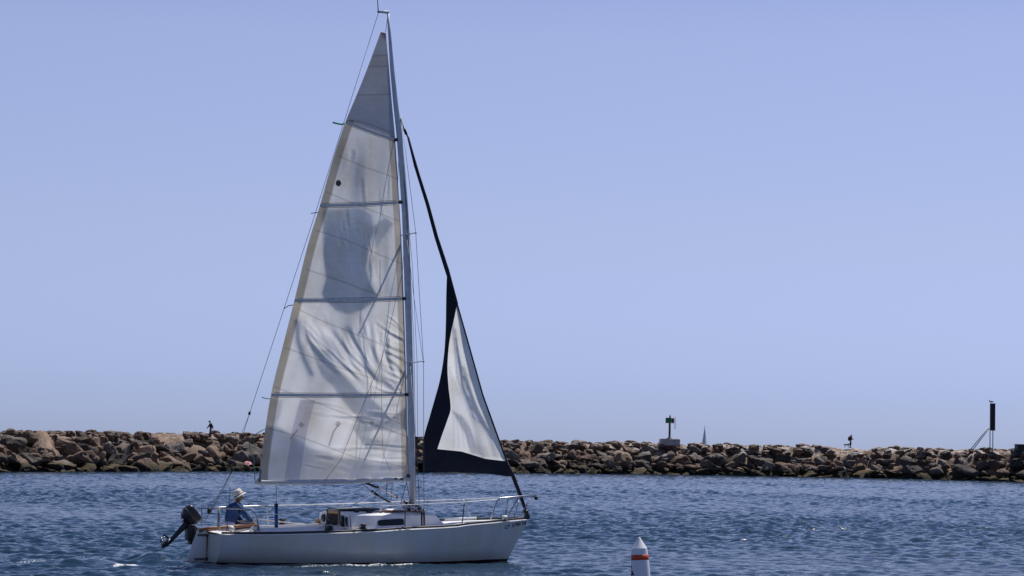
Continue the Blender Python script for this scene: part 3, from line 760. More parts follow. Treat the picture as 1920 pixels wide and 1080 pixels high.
# --- rails
SR = .0165
def rail(name, segs, r=SR, m='steel'):
    mb = MB()
    for s_ in segs: mb.tube(s_, r, 8)
    return mb.build(name, M[m], boat)
pp = rail('pushpit', [
    L((371,953,.55),(385,952.3,.1),(411,953,-.45),(440,954,-.85),(466,955,-1.0),(476,960,-1.03),(481,968,-1.04),(486,995,-1.05)),
    L((378,953,.3),(380,987,.3)), L((371,953,.55),(420,951,.80),(480,948.5,.88),(502,948,.9),(502.5,984,.9)), L((486,950,.88),(502,948,.9))])
MB().tube(L((411,952,-.48),(410,992,-.50)), .036, 10).build('rail_pad', mat('grey_foam', (.25,.26,.25), .8), pp)
MB().tube(L((392,952,-.1),(392,954,-.1)), .012, 6).ball(bl(392.5,958,-.1), (.055,.055,.075)).build('hanging_block', M['black'], boat)
rail('pulpit', [
    L((920,973,-.58),(930,945,-.58),(933.5,936.5,-.58),(938,934,-.58),(977,930.3,-.30),(1000,928.8,-.06),(1007,929,.05),(995,930,.24),(975,931.5,.46),(955,934,.62),(952,937,.64),(947,972,.64)),
    L((948,974,-.42),(970,937,-.36),(977,930.3,-.30)), L((964,970,.4),(973,938,.42)), L((972,973,-.12),(996,932,-.10))])
MB().lathe(bl(1005,937.5,-.02), [(.035,0),(.045,.02),(.045,.08),(.03,.10)], 12).build('bow_light', M['black'], boat)
for pa, pb in (((871,941.5,-.98),(866,985.5,-.98)), ((760,947,-1.30),(759,992.5,-1.31)), ((614,955,-1.22),(610,998,-1.23))):
    MB().tube([bl(*pb)-Vector((0,0,.02)), bl(*pa)], [.017,.013], 8).lathe(bl(*pb)-Vector((0,0,.01)), [(.035,0),(.03,.02),(.02,.06)], 10).build('stanchion', M['wire'], boat)
for px, pt_, pb_ in ((643,944.5,958),(768,939.5,985),(868,936.5,978)):
    b_ = bl(px, pb_, 1.2); u = b_.x; y = half(u)-.08
    MB().tube([Vector((u, y, deck_z(u, y))), bl(px, pt_, y)], [.017,.013], 8).build('stanchion', M['dull_steel'], boat)
line('lifeline', L((481,968,-1.04),(614,955,-1.22),(760,947,-1.30),(871,941.5,-.98),(933,936.5,-.58)), .010, M['rope_white'])
line('lifeline', L((452,951.5,.86),(502,948,.9),(643,944.5,1.22),(768,939.5,1.22),(868,936.5,1.0),(915,934.2,.75),(955,934,.62)), .011, M['rope_white'])
line('jackline', L((452,951,.8),(486,995,-1.0)), .006, M['rope_dark'])

# --- mast, spreaders, boom
mpath = [(727.5,22),(731,70),(735.5,130),(741.5,190),(748.5,250),(755,330),(760,400),(763.3,500),(766.3,600),(769,700),(771,800),(772.3,880),(773,951)]
mr = [.030,.042,.056,.066,.076,.084,.088,.088,.088,.088,.088,.088,.088]
mpts = [bl(x, y, 0) for x, y in mpath]
mx = curve([p[1] for p in mpath], [p[0] for p in mpath])
mast = MB().tube(mpts, mr, 14, flat=(1,.72,1)).build('mast', M['mast'], boat)
MB().tube(L((729,23,0),(720,22.5,0),(709,22,0)), [.045,.035,.025], 8, flat=(1,.6,1)).build('masthead_crane', M['mast'], mast)
MB().tube(L((709.5,24,0),(708.5,10,0),(707,-14,0)), [.014,.012,.009], 6).ball(bl(709.5,22,0), .03).build('antenna', M['black'], mast)
for (yy, xr, yo, tipx, tipy) in ((440, 762, -.60, 779.5, 436.5), (680, 769, -.76, 794, 677.5)):
    a_ = bl(xr, yy, -.05); t_ = bl(tipx, tipy, yo)
    MB().tube([a_, t_], [.030,.020], 8, flat=(1,1,.5)).ball(t_, .028).build('spreader', M['mast'], mast)
    MB().tube([Vector((a_.x, -a_.y, a_.z)), Vector((t_.x, -t_.y, t_.z))], [.030,.020], 8, flat=(1,1,.5)).ball(Vector((t_.x,-t_.y,t_.z)), .028).build('spreader', M['mast'], mast)
for y0 in (262, 379, 560, 740):
    x0 = float(mx(y0))-7; MB().box(bl(x0-1, y0, -.02), (.10,.06,.085), bev=.015).build('batten_car', M['black'], mast)
boom_a, boom_b = bl(478,905,-.03), bl(767,898.5,-.02)
boom = MB().tube([boom_a, boom_a.lerp(boom_b,.03), boom_a.lerp(boom_b,.5)-Vector((0,0,.02)), boom_b], [.045,.06,.062,.055], 12, flat=(1,.75,1)).build('boom', M['mast'], boat)
MB().box(bl(767,893,0), (.14,.08,.10), bev=.02).build('gooseneck', M['black'], boom)
MB().tube(L((478,903,-.03),(486,898,-.03),(490,889,-.02)), .012, 6).build('outhaul', M['rope_dark'], boom)
for px, py in ((742,897.5),(753,898),(487,902)): MB().ball(bl(px,py,-.06), (.05,.02,.025)).build('boom_cleat', M['black'], boom)
line('topping_strop', L((478,902,0),(477.5,880,-.05),(476,862,-.06),(470,848,-.06),(468,832,-.06),(474,818,-.06),(486,810,-.04),(502,801,-.01)), .011, M['teal'])

# --- standing and running rigging
WR = .0065
line('backstay', L((709.5,24,0),(588,410,0),(468,775,0),(435,880,0)), WR, M['wire'])
MB().tube(L((468.5,772,0),(467,778,0)), .03, 8).build('stay_block', M['black'], boat)
MB().tube(L((436,876,0),(434.5,884,0)), .04, 8).build('stay_block', M['black'], boat)
line('backstay_leg', L((467,778,0),(452,815,-.05),(434,882,0)), .004, M['wire'])
line('backstay_leg', L((434.5,884,0),(431,925,-.45),(425,998,-.80)), .010, M['wire'])
line('backstay_leg', L((434.5,884,0),(418,920,.35),(397,958,.75)), .006, M['wire'])
line('backstay_tackle', L((433.5,886,0),(412,925,.2),(384,978,.15)), .007, M['wire'])
for sd in (-1, 1):
    f = (lambda p: p) if sd < 0 else (lambda p: Vector((p.x, -p.y, p.z)))
    cap = L((752,216,-.04),(779.5,436.5,-.60),(794,677.5,-.76),(795,955,-1.02)); cap.append(bl(795,986,-1.06))
    line('cap_shroud', [f(p) for p in cap], WR, M['wire'])
    line('intermediate_shroud', [f(p) for p in L((762,440,-.06),(776.5,560,-.4),(793.5,677.5,-.75))], WR*.8, M['wire'])
    low = L((769,682,-.06),(783,884,-.7),(791,986,-1.02)); line('lower_shroud', [f(p) for p in low], WR, M['wire'])
    for a_ in ((795,954,-1.02),(790.5,953,-.96)):
        MB().tube([f(bl(*a_)), f(bl(a_[0]+.5, 987, a_[2]-.04))], .024, 8).build('turnbuckle', M['black'], boat)
line('halyard', L((757,330,-.06),(768,480,-.08),(776,640,-.08),(778.5,800,-.08),(780,948,-.10)), .0055, M['rope_dark'])
line('halyard', L((754,290,-.05),(773.5,500,-.08),(782,680,-.08),(783.5,880,-.10),(785,945,-.12)), .0055, M['rope_dark'])
line('halyard', L((727,30,0),(723,60,0)), .007, M['wire'])
line('jib_sheet', L((786.5,896,-.2),(791,915,-.25),(794,930,-.3),(797,938,-.32),(794,943,-.34),(782,948,-.36),(763,952,-.4)), .011, M['rope_white'])
line('jib_sheet', L((757,950,-.45),(735,958,-.5),(700,972,-.9),(684,987,-1.1)), .008, M['rope_pink'])
line('jib_sheet', L((681,989,-1.1),(660,990,-1.05),(635,988,-.95),(620,984,-.85),(606,987,-.85),(595,991,-.7)), .011, M['rope_pink'])
line('jib_sheet', L((476,973,.5),(520,978,.6),(590,985,.7),(600,986,.7)), .010, M['rope_pink'])
line('cunningham', L((762,905,0),(757,925,-.03),(751,944,-.05)), .008, M['rope_dark'])
line('cunningham', L((762,903,0),(766,925,-.03),(770,948,-.05)), .007, M['rope_dark'])
line('lazy_jack', L((753,516,-.03),(717,670,-.12),(680,760,-.16),(640,860,-.12),(606,906,-.05)), .0055, M['wire'])
line('lazy_jack', L((716,672,-.12),(715.5,780,-.16),(718,850,-.14),(733,884,-.1)), .0045, M['wire'])
line('lazy_jack', L((696,712,-.14),(695,745,-.16)), .0045, M['wire'])
# vang, mainsheet
MB().tube(L((685,905,0),(697,910,0),(706,914,0)), .030, 8).build('vang_block', M['black'], boat)
line('vang', L((706,913,0),(728,925,0),(746,934,0),(763,947,0)), .014, M['rope_pink'])
MB().tube(L((697,921,0),(712,931,0),(730,942,0)), [.034,.030,.020], 8).build('vang_strut', M['black'], boat)
line('vang_tail', L((672,901,0),(697,921,0)), .007, M['rope_dark']); line('vang_tail', L((729,939,0),(748,948,0)), .013, M['dull_steel'])
line('reef_line', L((735,904,0),(706,920,-.1),(652,953,-.4)), .011, M['rope_pink'])
MB().tube(L((743,931,-.02),(745.5,933,-.02)), .026, 8).tube(L((707.5,912,-.02),(710.5,914,-.02)), .026, 8).tube(L((757,940,0),(764,945,0)), .024, 8).build('vang_fitting', M['black'], boat)
line('boom_hook', L((730,902,0),(726,903,0),(725,915,0),(724,928,0)), .010, M['black'])
for dx in (0, 2.5): line('flag_halyard', L((711+dx,902,-.05),(711+dx,952,-.2)), .0045, M['rope_white'])
ms = MB()
for dx, off in ((-2.6,-.30),(-.8,-.22),(1.0,-.22),(2.8,-.30)): ms.tube(L((518+dx*.8,946,off),(518+dx,991,off)), .0115, 6)
msh = ms.build('mainsheet', M['rope_blue'], boat)
MB().tube(L((518,944,-.26),(518,951,-.26)), .045, 8, flat=(1.1,.5,1)).build('block', M['black'], msh)
MB().tube(L((518.5,985,-.26),(518.5,995,-.26)), .040, 8, flat=(1,.5,1)).build('block', M['black'], msh)
MB().tube(L((518,907,0),(518,944,-.24)), .007, 6).build('strop', M['wire'], msh)
# halyard tails heaped at the mast foot
mb = MB()
hr = np.random.default_rng(11); c0 = bl(770, 957, -.25)
for k in range(34):
    cc = c0 + Vector((hr.normal(-.04,.16), hr.normal(0,.12), hr.normal(0,.06))); ax = Vector(hr.normal(size=3)).normalized(); e1 = ax.orthogonal().normalized(); e2 = ax.cross(e1); rr_ = hr.uniform(.05,.11)
    mb.tube([cc + e1*math.cos(t)*rr_ + e2*math.sin(t)*rr_*.8 for t in np.linspace(0, 6.0, 14)], .012, 5, int(hr.random() < .3))
mb.lathe(c0-Vector((0,0,.15)), [(.16,0),(.15,.12),(.11,.14)], 14)
mb.build('halyard_tangle', [M['rope_dark'], M['rope_white']], boat)
mb = MB(); c0 = bl(480, 992, -.75)
for k in range(8):
    cc = c0 + Vector((hr.normal(0,.04), hr.normal(0,.05), hr.normal(0,.02)))
    mb.tube([cc + Vector((math.cos(t)*.07, math.sin(t)*.05, .03*math.sin(t*2+k)+.02)) for t in np.linspace(0, 5.6, 12)], .012, 5)
mb.build('sheet_coil', M['rope_white'], boat)

# --- sails: surfaces solved on a raster so that light falls across real folds
YS0, YS1, XS0, XS1 = 30, 960, 440, 1010
sl_u, sl_p, sl_z = sdir.dot(FW), sdir.dot(PT), sdir.z
def solve(cmap, luff, m_per_px=1/77.0):
    """surface offset to port on the raster; cmap 1 = flat to the sail plane, <1 turned from the sun, >1 turned to it"""
    ny, nx = cmap.shape; F = np.zeros_like(cmap); xs = np.arange(nx)+XS0
    kx = sl_u/sl_z*math.cos(HEAD)
    for j in range(1, ny):
        y = YS0 + j
        src = np.interp(xs + kx, xs, F[j-1])
        F[j] = np.where(xs + kx >= luff(y), 0, src - sl_p/sl_z*(1-cmap[j])*m_per_px)
    return F
def blur(A, k):
    w_ = np.exp(-np.linspace(-2.2, 2.2, 2*k+1)**2); w_ /= w_.sum()
    A = np.apply_along_axis(lambda r: np.convolve(np.pad(r, k, 'edge'), w_, 'valid'), 1, A)
    return np.apply_along_axis(lambda r: np.convolve(np.pad(r, k, 'edge'), w_, 'valid'), 0, A)
YY, XX = np.meshgrid(np.arange(YS0, YS1), np.arange(XS0, XS1), indexing='ij')
def poly(pts):
    inside = np.zeros(XX.shape, bool); n = len(pts)
    for i in range(n):
        x1, y1 = pts[i]; x2, y2 = pts[(i+1) % n]
        if y1 == y2: continue
        inside ^= ((y1 > YY) != (y2 > YY)) & (XX < (x2-x1)*(YY-y1)/(y2-y1)+x1)
    return inside.astype(float)
def seg_d(pts):
    d = np.full(XX.shape, 1e9)
    for (x1, y1), (x2, y2) in zip(pts[:-1], pts[1:]):
        vx, vy = x2-x1, y2-y1; t = np.clip(((XX-x1)*vx+(YY-y1)*vy)/(vx*vx+vy*vy), 0, 1)
        d = np.minimum(d, np.hypot(XX-x1-t*vx, YY-y1-t*vy))
    return d
def band(pts, w_): return np.exp(-(seg_d(pts)/w_)**2)
def blob(x, y, sx, sy): return np.exp(-((XX-x)/sx)**2-((YY-y)/sy)**2)
luffx = curve([62,130,190,262,330,380,460,560,640,740,820,895], [723.5,729.5,734.5,741,745.5,748.5,753,757,759.5,762.5,764.2,765.5])
leechx = curve([60,130,180,228,300,385,460,563,650,740,800,850,890,901], [714,688,668,648,624,600,577,552,530,508,498,491,487,487])
C = np.ones(XX.shape)*1.12
def soft(P, a_, b_): return .55*blur(P, a_)+.45*blur(P, b_)
C -= .95*blur(poly([(600,40),(800,40),(800,262),(742,258),(648,228),(600,226)]), 4)
C -= .55*blob(672,330,14,55) + .25*blob(640,300,14,40) + .2*blob(715,335,12,40)
dk = poly([(604,394),(650,391),(680,392),(697,405),(700,440),(690,470),(684,505),(692,530),(708,556),(702,566),(680,582),(652,590),(630,583),(613,566),(603,552),(612,522),(606,480)])
P1 = poly([(604,391),(697,391),(704,440),(691,470),(690,530),(706,560),(600,566),(612,525),(606,480)])
P2 = poly([(612,522),(640,496),(680,498),(692,530),(708,556),(702,566),(680,582),(652,590),(630,583),(613,566),(603,552)])
C -= 1.0*soft(dk, 4, 16)*(.42+.58*sm(385, 510, YY)) + .22*blur(P1, 14)
C -= .34*blur(poly([(600,225),(760,262),(760,380),(590,386)]), 5)
C -= .6*soft(poly([(700,425),(722,408),(738,420),(716,450),(704,470)]), 3, 9) + .35*blob(724,500,5,50) + .3*blob(736,545,12,18)
C -= .24*blur(poly([(592,388),(750,384),(758,558),(550,562)]), 5)
C += .35*blob(704,505,6,40) + .35*blob(745,430,8,20)
C -= .7*band([(556,605),(558,640),(570,675),(584,702)], 5) + .35*band([(562,600),(566,650),(580,700)], 11)
C -= .95*soft(poly([(570,600),(580,640),(600,655),(616,658),(630,690),(652,712),(672,735),(690,742),(720,770),(735,790),(705,800),(680,795),(660,772),(640,748),(622,722),(604,706),(590,675),(574,630)]), 3, 12)
C -= .85*band([(650,616),(668,645),(690,690),(715,712),(738,731)], 5) + .3*band([(655,620),(690,680),(730,728)], 12)
C += .35*band([(560,580),(580,610),(640,640),(690,700),(720,735)], 12)
fr_ = np.random.default_rng(41)
def fold(p0, p1, p2, w_, amp):
    global C
    t = np.linspace(0, 1, 9); q = [((1-a)**2*p0[0]+2*a*(1-a)*p1[0]+a*a*p2[0], (1-a)**2*p0[1]+2*a*(1-a)*p1[1]+a*a*p2[1]) for a in t]
    d = seg_d(q); tx = np.clip(((XX-p0[0])*(p2[0]-p0[0])+(YY-p0[1])*(p2[1]-p0[1]))/((p2[0]-p0[0])**2+(p2[1]-p0[1])**2), 0, 1)
    C -= 2.1*amp*(np.exp(-(d/w_)**2) - .55*np.exp(-((d-1.8*w_)/w_)**2))*np.sin(np.pi*tx)**.7
for k in range(34):   # third panel: folds drawn down to the luff end of the lower batten
    x0 = fr_.uniform(560, 735); y0 = 572 + fr_.uniform(0, 60) + .1*(x0-560); f = fr_.uniform(.45, 1)
    xe, ye = x0+(752-x0)*f*fr_.uniform(.5, .9), y0+(738-y0)*f
    fold((x0, y0), ((x0+xe)/2-fr_.uniform(4, 16), (y0+ye)/2+fr_.uniform(0, 12)), (xe, ye), fr_.uniform(2.0, 5.0), fr_.uniform(.12, .42))
for k in range(16):   # short creases along the luff
    x0 = fr_.uniform(700, 735); y0 = 590+9*k+fr_.uniform(-5, 5)
    fold((x0, y0), (x0+15, y0+fr_.uniform(2, 14)), (759, y0+fr_.uniform(14, 40)), fr_.uniform(1.8, 3.4), fr_.uniform(.2, .5))
for k in range(20):   # lower panel: nearly level creases
    x0 = fr_.uniform(560, 720); y0 = fr_.uniform(752, 880); ln = fr_.uniform(30, 90)
    fold((x0, y0), (x0+ln/2, y0+fr_.uniform(-4, 6)), (x0+ln, y0+fr_.uniform(-2, 14)), fr_.uniform(1.7, 3.4), fr_.uniform(.12, .36))
for k in range(14):   # upper panels: faint upright and slanting creases
    x0 = fr_.uniform(620, 735); y0 = fr_.uniform(270, 540); ln = fr_.uniform(20, 70)
    fold((x0, y0), (x0+fr_.uniform(-4, 6), y0+ln/2), (x0+fr_.uniform(-6, 14), y0+ln), fr_.uniform(1.6, 4), fr_.uniform(.08, .24))
C -= .8*soft(poly([(668,780),(690,800),(720,795),(765,760),(765,800),(740,812),(700,806),(690,822),(740,834),(765,836),(765,850),(720,846),(690,846),(662,806)]), 2, 8)
C += .6*band([(690,842),(760,842)], 2.6) + .5*band([(690,862),(755,864)], 2.2) + .35*band([(680,815),(740,806)], 3.5)
C -= .30*band([(700,826),(750,828)], 5)
C -= 1.0*soft(poly([(480,795),(520,800),(545,815),(580,840),(640,858),(700,866),(765,868),(765,905),(480,905)]), 5, 18)
C -= .45*blur(poly([(500,745),(530,750),(520,790),(490,800)]), 8)
C += .22*blob(610,790,60,45)
C += .13*vnoise(np.stack([XX*.012+YY*.006, YY*.010, 0*XX], -1).reshape(-1, 3), 2.0, 5).reshape(XX.shape)
F_main = solve(np.clip(C*1.22, 0, 2.1), lambda y: luffx(y))
F_main -= 0
# --- main sheet grid
def raster(F, x, y):
    xi = np.clip(x-XS0, 0, F.shape[1]-1.001); yi = np.clip(y-YS0, 0, F.shape[0]-1.001)
    i, j = yi.astype(int), xi.astype(int); a_, b_ = yi-i, xi-j
    return (F[i,j]*(1-a_)*(1-b_)+F[i+1,j]*a_*(1-b_)+F[i,j+1]*(1-a_)*b_+F[i+1,j+1]*a_*b_)
MROTn = np.array(MROT); FWn, PTn = np.array(FW), np.array(PT); KB = float((BO-CAM).dot(PT)); OFFn = np.array(CAM-BO)
def bln(px, py, off):
    d = np.stack([(px-960)/FPX, -(py-540)/FPX, -np.ones_like(px)], -1) @ MROTn.T
    t = (KB+off)/(d @ PTn); p = OFFn + d*t[..., None]
    return np.stack([p @ FWn, off, p[..., 2]], -1)
nr, nc = 720, 240
tt = np.linspace(0, 1, nr)[:, None]; ss = np.linspace(0, 1, nc)[None, :]
yl, ye = 60+tt*(900.5-60), 62+tt*(895.5-62)
PXm = leechx(yl)*(1-ss)+luffx(ye)*ss; PYm = yl*(1-ss)+ye*ss + 4*np.sin(np.pi*ss)*tt**6
cloth_n = .0012*vnoise(np.stack([PXm*.02, PYm*.02, 0*PXm], -1).reshape(-1, 3), 2.2, 77).reshape(PXm.shape)
Foff = raster(F_main, PXm, PYm)
print('main offset range', Foff.min(), Foff.max())
tintA = np.ones((nr, nc, 3))*np.array([.86,.85,.84])
def pd(pts):
    d = np.full(PXm.shape, 1e9)
    for (x1, y1), (x2, y2) in zip(pts[:-1], pts[1:]):
        vx, vy = x2-x1, y2-y1; t = np.clip(((PXm-x1)*vx+(PYm-y1)*vy)/(vx*vx+vy*vy), 0, 1)
        d = np.minimum(d, np.hypot(PXm-x1-t*vx, PYm-y1-t*vy))
    return d
def ink(w_, col, k): 
    global tintA
    a_ = np.clip(w_, 0, 1)[..., None]*k; tintA = tintA*(1-a_) + tintA*np.array(col)*a_
# doubled cloth: leech and luff tapes, seams, foot tape, stains
ink(sm(17, 14, PXm-leechx(PYm))*(PYm > 225), (.50,.47,.42), 1); ink(sm(13, 11, luffx(PYm)-PXm)*(PYm > 255), (.55,.49,.42), .85)
for s_ in ([(634,292),(680,312),(745,335)], [(611,360),(660,380),(749,415)], [(593,432),(650,450),(710,477),(752,494)], [(574,505),(620,520),(680,542),(712,554)], [(560,580),(600,600),(680,632),(757,662)], [(535,652),(580,668),(640,690),(735,722)], [(512,725),(560,742),(620,765),(690,792),(762,818)], [(503,803),(560,818),(620,840),(667,858),(752,874)], [(681,125),(728,124)], [(700,105),(727,103)], [(664,178),(733,177)], [(655,224),(690,232),(738,250)]):
    ink(np.exp(-(pd(s_)/1.3)**2), (.55,.53,.51), .65)
ink(((PYm > 258+.36*0) & (PYm < 350) & (PXm > 640) & (PXm < 700)).astype(float)*(.5+.5*np.sin(PXm*.4)*np.sin(PXm*.13+PYm*.02)), (.9,.78,.62), .35)
strip = sm(15, 13, np.abs(PXm - np.interp(PYm, [748,800,900],[578,563,547])))*(PYm > 750)
ink(strip, (.70,.70,.80), .95)
ink((np.hypot((PXm-634.5)/5.2, (PYm-343.5)/6) < 1).astype(float), (.05,.05,.055), 1)
for x_, y_ in ((634,795),(565,797),(697,793)): ink((np.abs(PXm-x_)+np.abs(PYm-y_) < 6).astype(float), (.62,.6,.58), 1)
ink(np.exp(-(pd([(634,797),(625,810),(617,835)])/1.2)**2), (.25,.25,.25), .9); ink(np.exp(-(pd([(558,806),(545,822)])/1.2)**2), (.35,.35,.35), .9)
ink(np.exp(-(pd([(712,488),(713,550)])/.9)**2), (.4,.38,.36), .9)
ink(sm(9, 0, pd([(714,60),(726,70)])), (.55,.33,.25), .9)
ink(np.exp(-(pd([(722,775),(728,785),(752,795)])/1.0)**2), (.55,.5,.48), .7)
for k in range(5): ink(np.exp(-(pd([(725+6*k,752),(727+6*k,775+4*k),(755,780+4*k)])/.8)**2), (.6,.55,.52), .5)
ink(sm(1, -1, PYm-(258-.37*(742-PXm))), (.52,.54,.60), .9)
sr = np.random.default_rng(21)
for k in range(46):
    x_, y_ = sr.uniform(500,750), sr.uniform(90,880); ink(np.exp(-((PXm-x_)/sr.uniform(4,16))**2-((PYm-y_)/sr.uniform(6,30))**2), (.86,.78,.66), .35)
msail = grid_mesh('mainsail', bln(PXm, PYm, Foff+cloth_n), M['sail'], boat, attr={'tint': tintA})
def on_sail(px, py, lift): 
    px = np.array(px, float); py = np.array(py, float)
    return [Vector(p) for p in bln(px, py, raster(F_main, px, py)-lift)]
for a_, b_ in (((649,229),(739,261)), ((600.5,385.5),(745,379.5)), ((553,563.5),(756,560)), ((509,740.5),(760,740))):
    k = np.linspace(0, 1, 40); xs_ = a_[0]+(b_[0]-a_[0])*k; ys_ = a_[1]+(b_[1]-a_[1])*k + 1.2*np.sin(np.pi*k)
    MB().tube(on_sail(xs_, ys_, .025), .030, 6, flat=(1,.45,1.15)).build('batten', mat('batten_pocket', (.62,.62,.63), .6), msail)
    for dy in (-4.2, 4.2): MB().tube(on_sail(xs_[1:-1], ys_[1:-1]+dy, .012), .007, 5).build('pocket_edge', mat('pocket_stitching', (.20,.20,.21), .8), msail)
def telltale(pts, m, r=.012): MB().tube(L(*pts), r, 6, flat=(1,.5,1)).build('telltale', m, msail)
telltale([(647,231.5,.05),(640,233,.04),(632,231.5,.03),(624,229.5,.02)], M['green'], .022)
telltale([(600,397,0),(594,398.5,0),(583,400,0)], M['rope_dark'], .010); telltale([(552,571.5,0),(541,573,0),(532,579,0)], M['rope_dark'], .010); telltale([(508,748,0),(498,747,0),(491,745,0)], M['teal'], .011)
MB().tube(on_sail([487,489],[902,880],.0), .03, 6).build('clew_ring', M['dull_steel'], msail)

# --- partly unrolled jib
jl = curve([512,570,640,740,800,865,893], [838.5,857,877,905,925,950,962])
jw = [(857,571),(851,600),(846,622),(841,655),(839,690),(841,725),(845,765),(838,790),(829,815),(820,842)]
jb = curve([p[1] for p in jw], [p[0] for p in jw])
je = curve([512,560,600,640,660,690,720,745,780,820,842,884], [838,836.5,836,834.5,833,829,823,816,806,795,792,792.5])
CJ = np.ones(XX.shape)*1.25
CJ -= 1.1*blur(poly([(856,566),(868,650),(880,705),(897,755),(912,790),(930,830),(946,862),(975,880),(990,850),(900,600),(870,540)]), 4)
CJ -= .7*blur(poly([(845,768),(858,790),(872,815),(882,850),(905,856),(880,800),(866,780)]), 3)
CJ += .25*band([(846,640),(850,700),(870,770),(900,820),(930,855)], 12)
for k in range(11): CJ -= fr_.uniform(.3,.8)*band([(846+4*k+fr_.uniform(-3,3),600+18*k),(856+6*k+fr_.uniform(-4,4),710+10*k),(888+6*k,800+4*k),(905+4.6*k,856)], fr_.uniform(1.6,3.4))
for k in range(6): CJ -= .3*band([(842+4*k,690+9*k),(850+6*k,760+7*k),(850+10*k,840)], 2.2)
CJ -= .3*blob(836,820,14,24)
F_jib = solve(np.clip(CJ*1.4, 0, 2.2), lambda y: jl(np.clip(y, 512, 893)))
NA, NB, NR1, NR2 = 26, 60, 150, 24
def rowx(t): return 512 + t*(842-512)
PXj = np.zeros((NR1+NR2, NA+NB-1)); PYj = np.zeros_like(PXj)
for i in range(NR1):
    t = i/(NR1-1); y0 = rowx(t); yl_ = 512 + t*(865-512)
    xe, xb, xl = float(je(y0)), (float(jb(y0)) if y0 > 571 else float(jl(y0))), float(jl(yl_))
    if y0 <= 571: xb = xe + (float(jl(yl_))-xe)*.97
    a_ = np.linspace(0, 1, NA); b_ = np.linspace(0, 1, NB)
    PXj[i, :NA] = xe+(xb-xe)*a_; PYj[i, :NA] = y0
    PXj[i, NA-1:] = xb+(xl-xb)*b_
    sagc = np.interp(b_, [0,.4,.75,1], [0,.14,.62,1]) if t > .7 else b_
    k_ = float(sm(.6, 1, t)); PYj[i, NA-1:] = y0 + (yl_-y0)*(b_*(1-k_)+np.interp(b_, [0,.35,.7,1], [0,.2,.80,1])*k_)
for i in range(NR2):
    t = (i+1)/NR2; top_x, top_y = PXj[NR1-1], PYj[NR1-1]; q = np.linspace(0, 1, NA+NB-1)
    q = np.concatenate([np.linspace(0, .17, NA), np.linspace(.17, 1, NB)[1:]])
    bx = 792.5+(961.5-792.5)*q; by = np.interp(q, [0,.3,.55,.75,.9,1], [884,885,886,889,892.5,893.5])
    PXj[NR1+i] = top_x*(1-t)+bx*t; PYj[NR1+i] = top_y*(1-t)+by*t
Fj = raster(F_jib, PXj, PYj); Fj = Fj + .002*np.sin(PXj*.12+PYj*.05)*np.clip((jl(np.clip(PYj,512,893))-PXj)/40, 0, 1)
PJ = bln(PXj, PYj, Fj)
w0 = next(i for i in range(NR1) if rowx(i/(NR1-1)) > 571)
jib = grid_mesh('jib', PJ[w0-1:NR1, NA-1:], M['jibwhite'], boat)
def sub(a): return a
cover = MB()
n0, m0 = PJ.shape[:2]
cover.add(PJ.reshape(-1, 3), [(i*m0+j, i*m0+j+1, (i+1)*m0+j+1, (i+1)*m0+j) for i in range(n0-1) for j in range(m0-1) if not (w0-1 <= i < NR1-1 and j >= NA-1)])
cov = cover.build('sun_cover', M['navy'], jib)
fst = L((751,222,0),(757,242,0),(765.5,258,0),(779,311,0),(801.6,383,0),(818,444,0),(838,506,0),(857,570,0),(877,640,0),(905,740,0),(950,865,0),(962,893,0),(973,922,0),(985,955,0))
line('furled_jib', fst[2:8], [.028,.040,.046,.050,.056,.03], M['navy'], boat, 10)
line('furled_jib', fst[10:14], [.030,.050,.050,.040], M['navy'], boat, 10)
line('forestay', fst[:3]+fst[6:11], .022, M['navy'])
MB().tube(L((752,222,0),(756,240,0)), .016, 6).tube(L((757,240,0),(762,252,0)), .036, 8).build('furling_swivel', M['black'], boat)
MB().lathe(bl(988,966,0), [(.03,-.10),(.07,-.06),(.075,0),(.06,.03),(.06,.06),(.075,.09),(.05,.13),(.02,.15)], 14, 0, (-.35,0,1)).build('furling_drum', M['black'], boat)
MB().tube(L((988,962,0),(990.5,974,0)), .02, 8).build('tack_fitting', M['dull_steel'], boat)

# --- spinnaker pole stowed on the foredeck
pa, pb = bl(833,975,.35), bl(893,973,.30)
for p in (pa, pb): p.z = deck_z(p.x, p.y)+.05
pole = MB().tube([pa, pb], .035, 10).build('spinnaker_pole', M['mast']); pole.location = BO; pole.rotation_euler = (0, 0, HEAD)
tag(pole, 'silver spinnaker pole lying along the foredeck of the sloop', 'pole')
MB().tube([pa+(pa-pb).normalized()*.12, pa], [.02,.03], 8).build('pole_jaw', M['black'], pole)
MB().tube([pb, pb-(pa-pb).normalized()*.12], [.03,.02], 8).build('pole_jaw', M['black'], pole)

# ------------------------------------------------------------------ outboard motor, tilted up on the transom
def boat_item(name, label, cat, at, **k):
    e = empty(name, boatpt(at), HEAD, label=label, cat=cat, **k); return e
OB = bl(362, 990, .62)
om = boat_item('outboard_motor', 'black outboard motor tilted up on the transom of the white sloop', 'outboard motor', OB)
def ob(px, py, off=.62): return bl(px, py, off) - OB
a_, b_ = ob(347, 962), ob(370, 965)
axis = (ob(372, 975)-ob(346, 953)).normalized()
up_ = (ob(362, 948)-ob(358, 984)); up_ = (up_ - up_*0).normalized()
fx = (ob(377, 966)-ob(343, 961)).normalized()
ang = math.atan2((ob(372,958)-ob(353,978)).z, (ob(372,958)-ob(353,978)).x)
cowl_c = ob(359, 965)
rotc = Matrix.Rotation(R(50), 3, 'Y')
mb = MB()
prof = [(-.20,.12,.11),(-.17,.17,.13),(-.05,.225,.15),(.08,.225,.15),(.13,.19,.135),(.145,.12,.09)]
vs = []; nn = 16
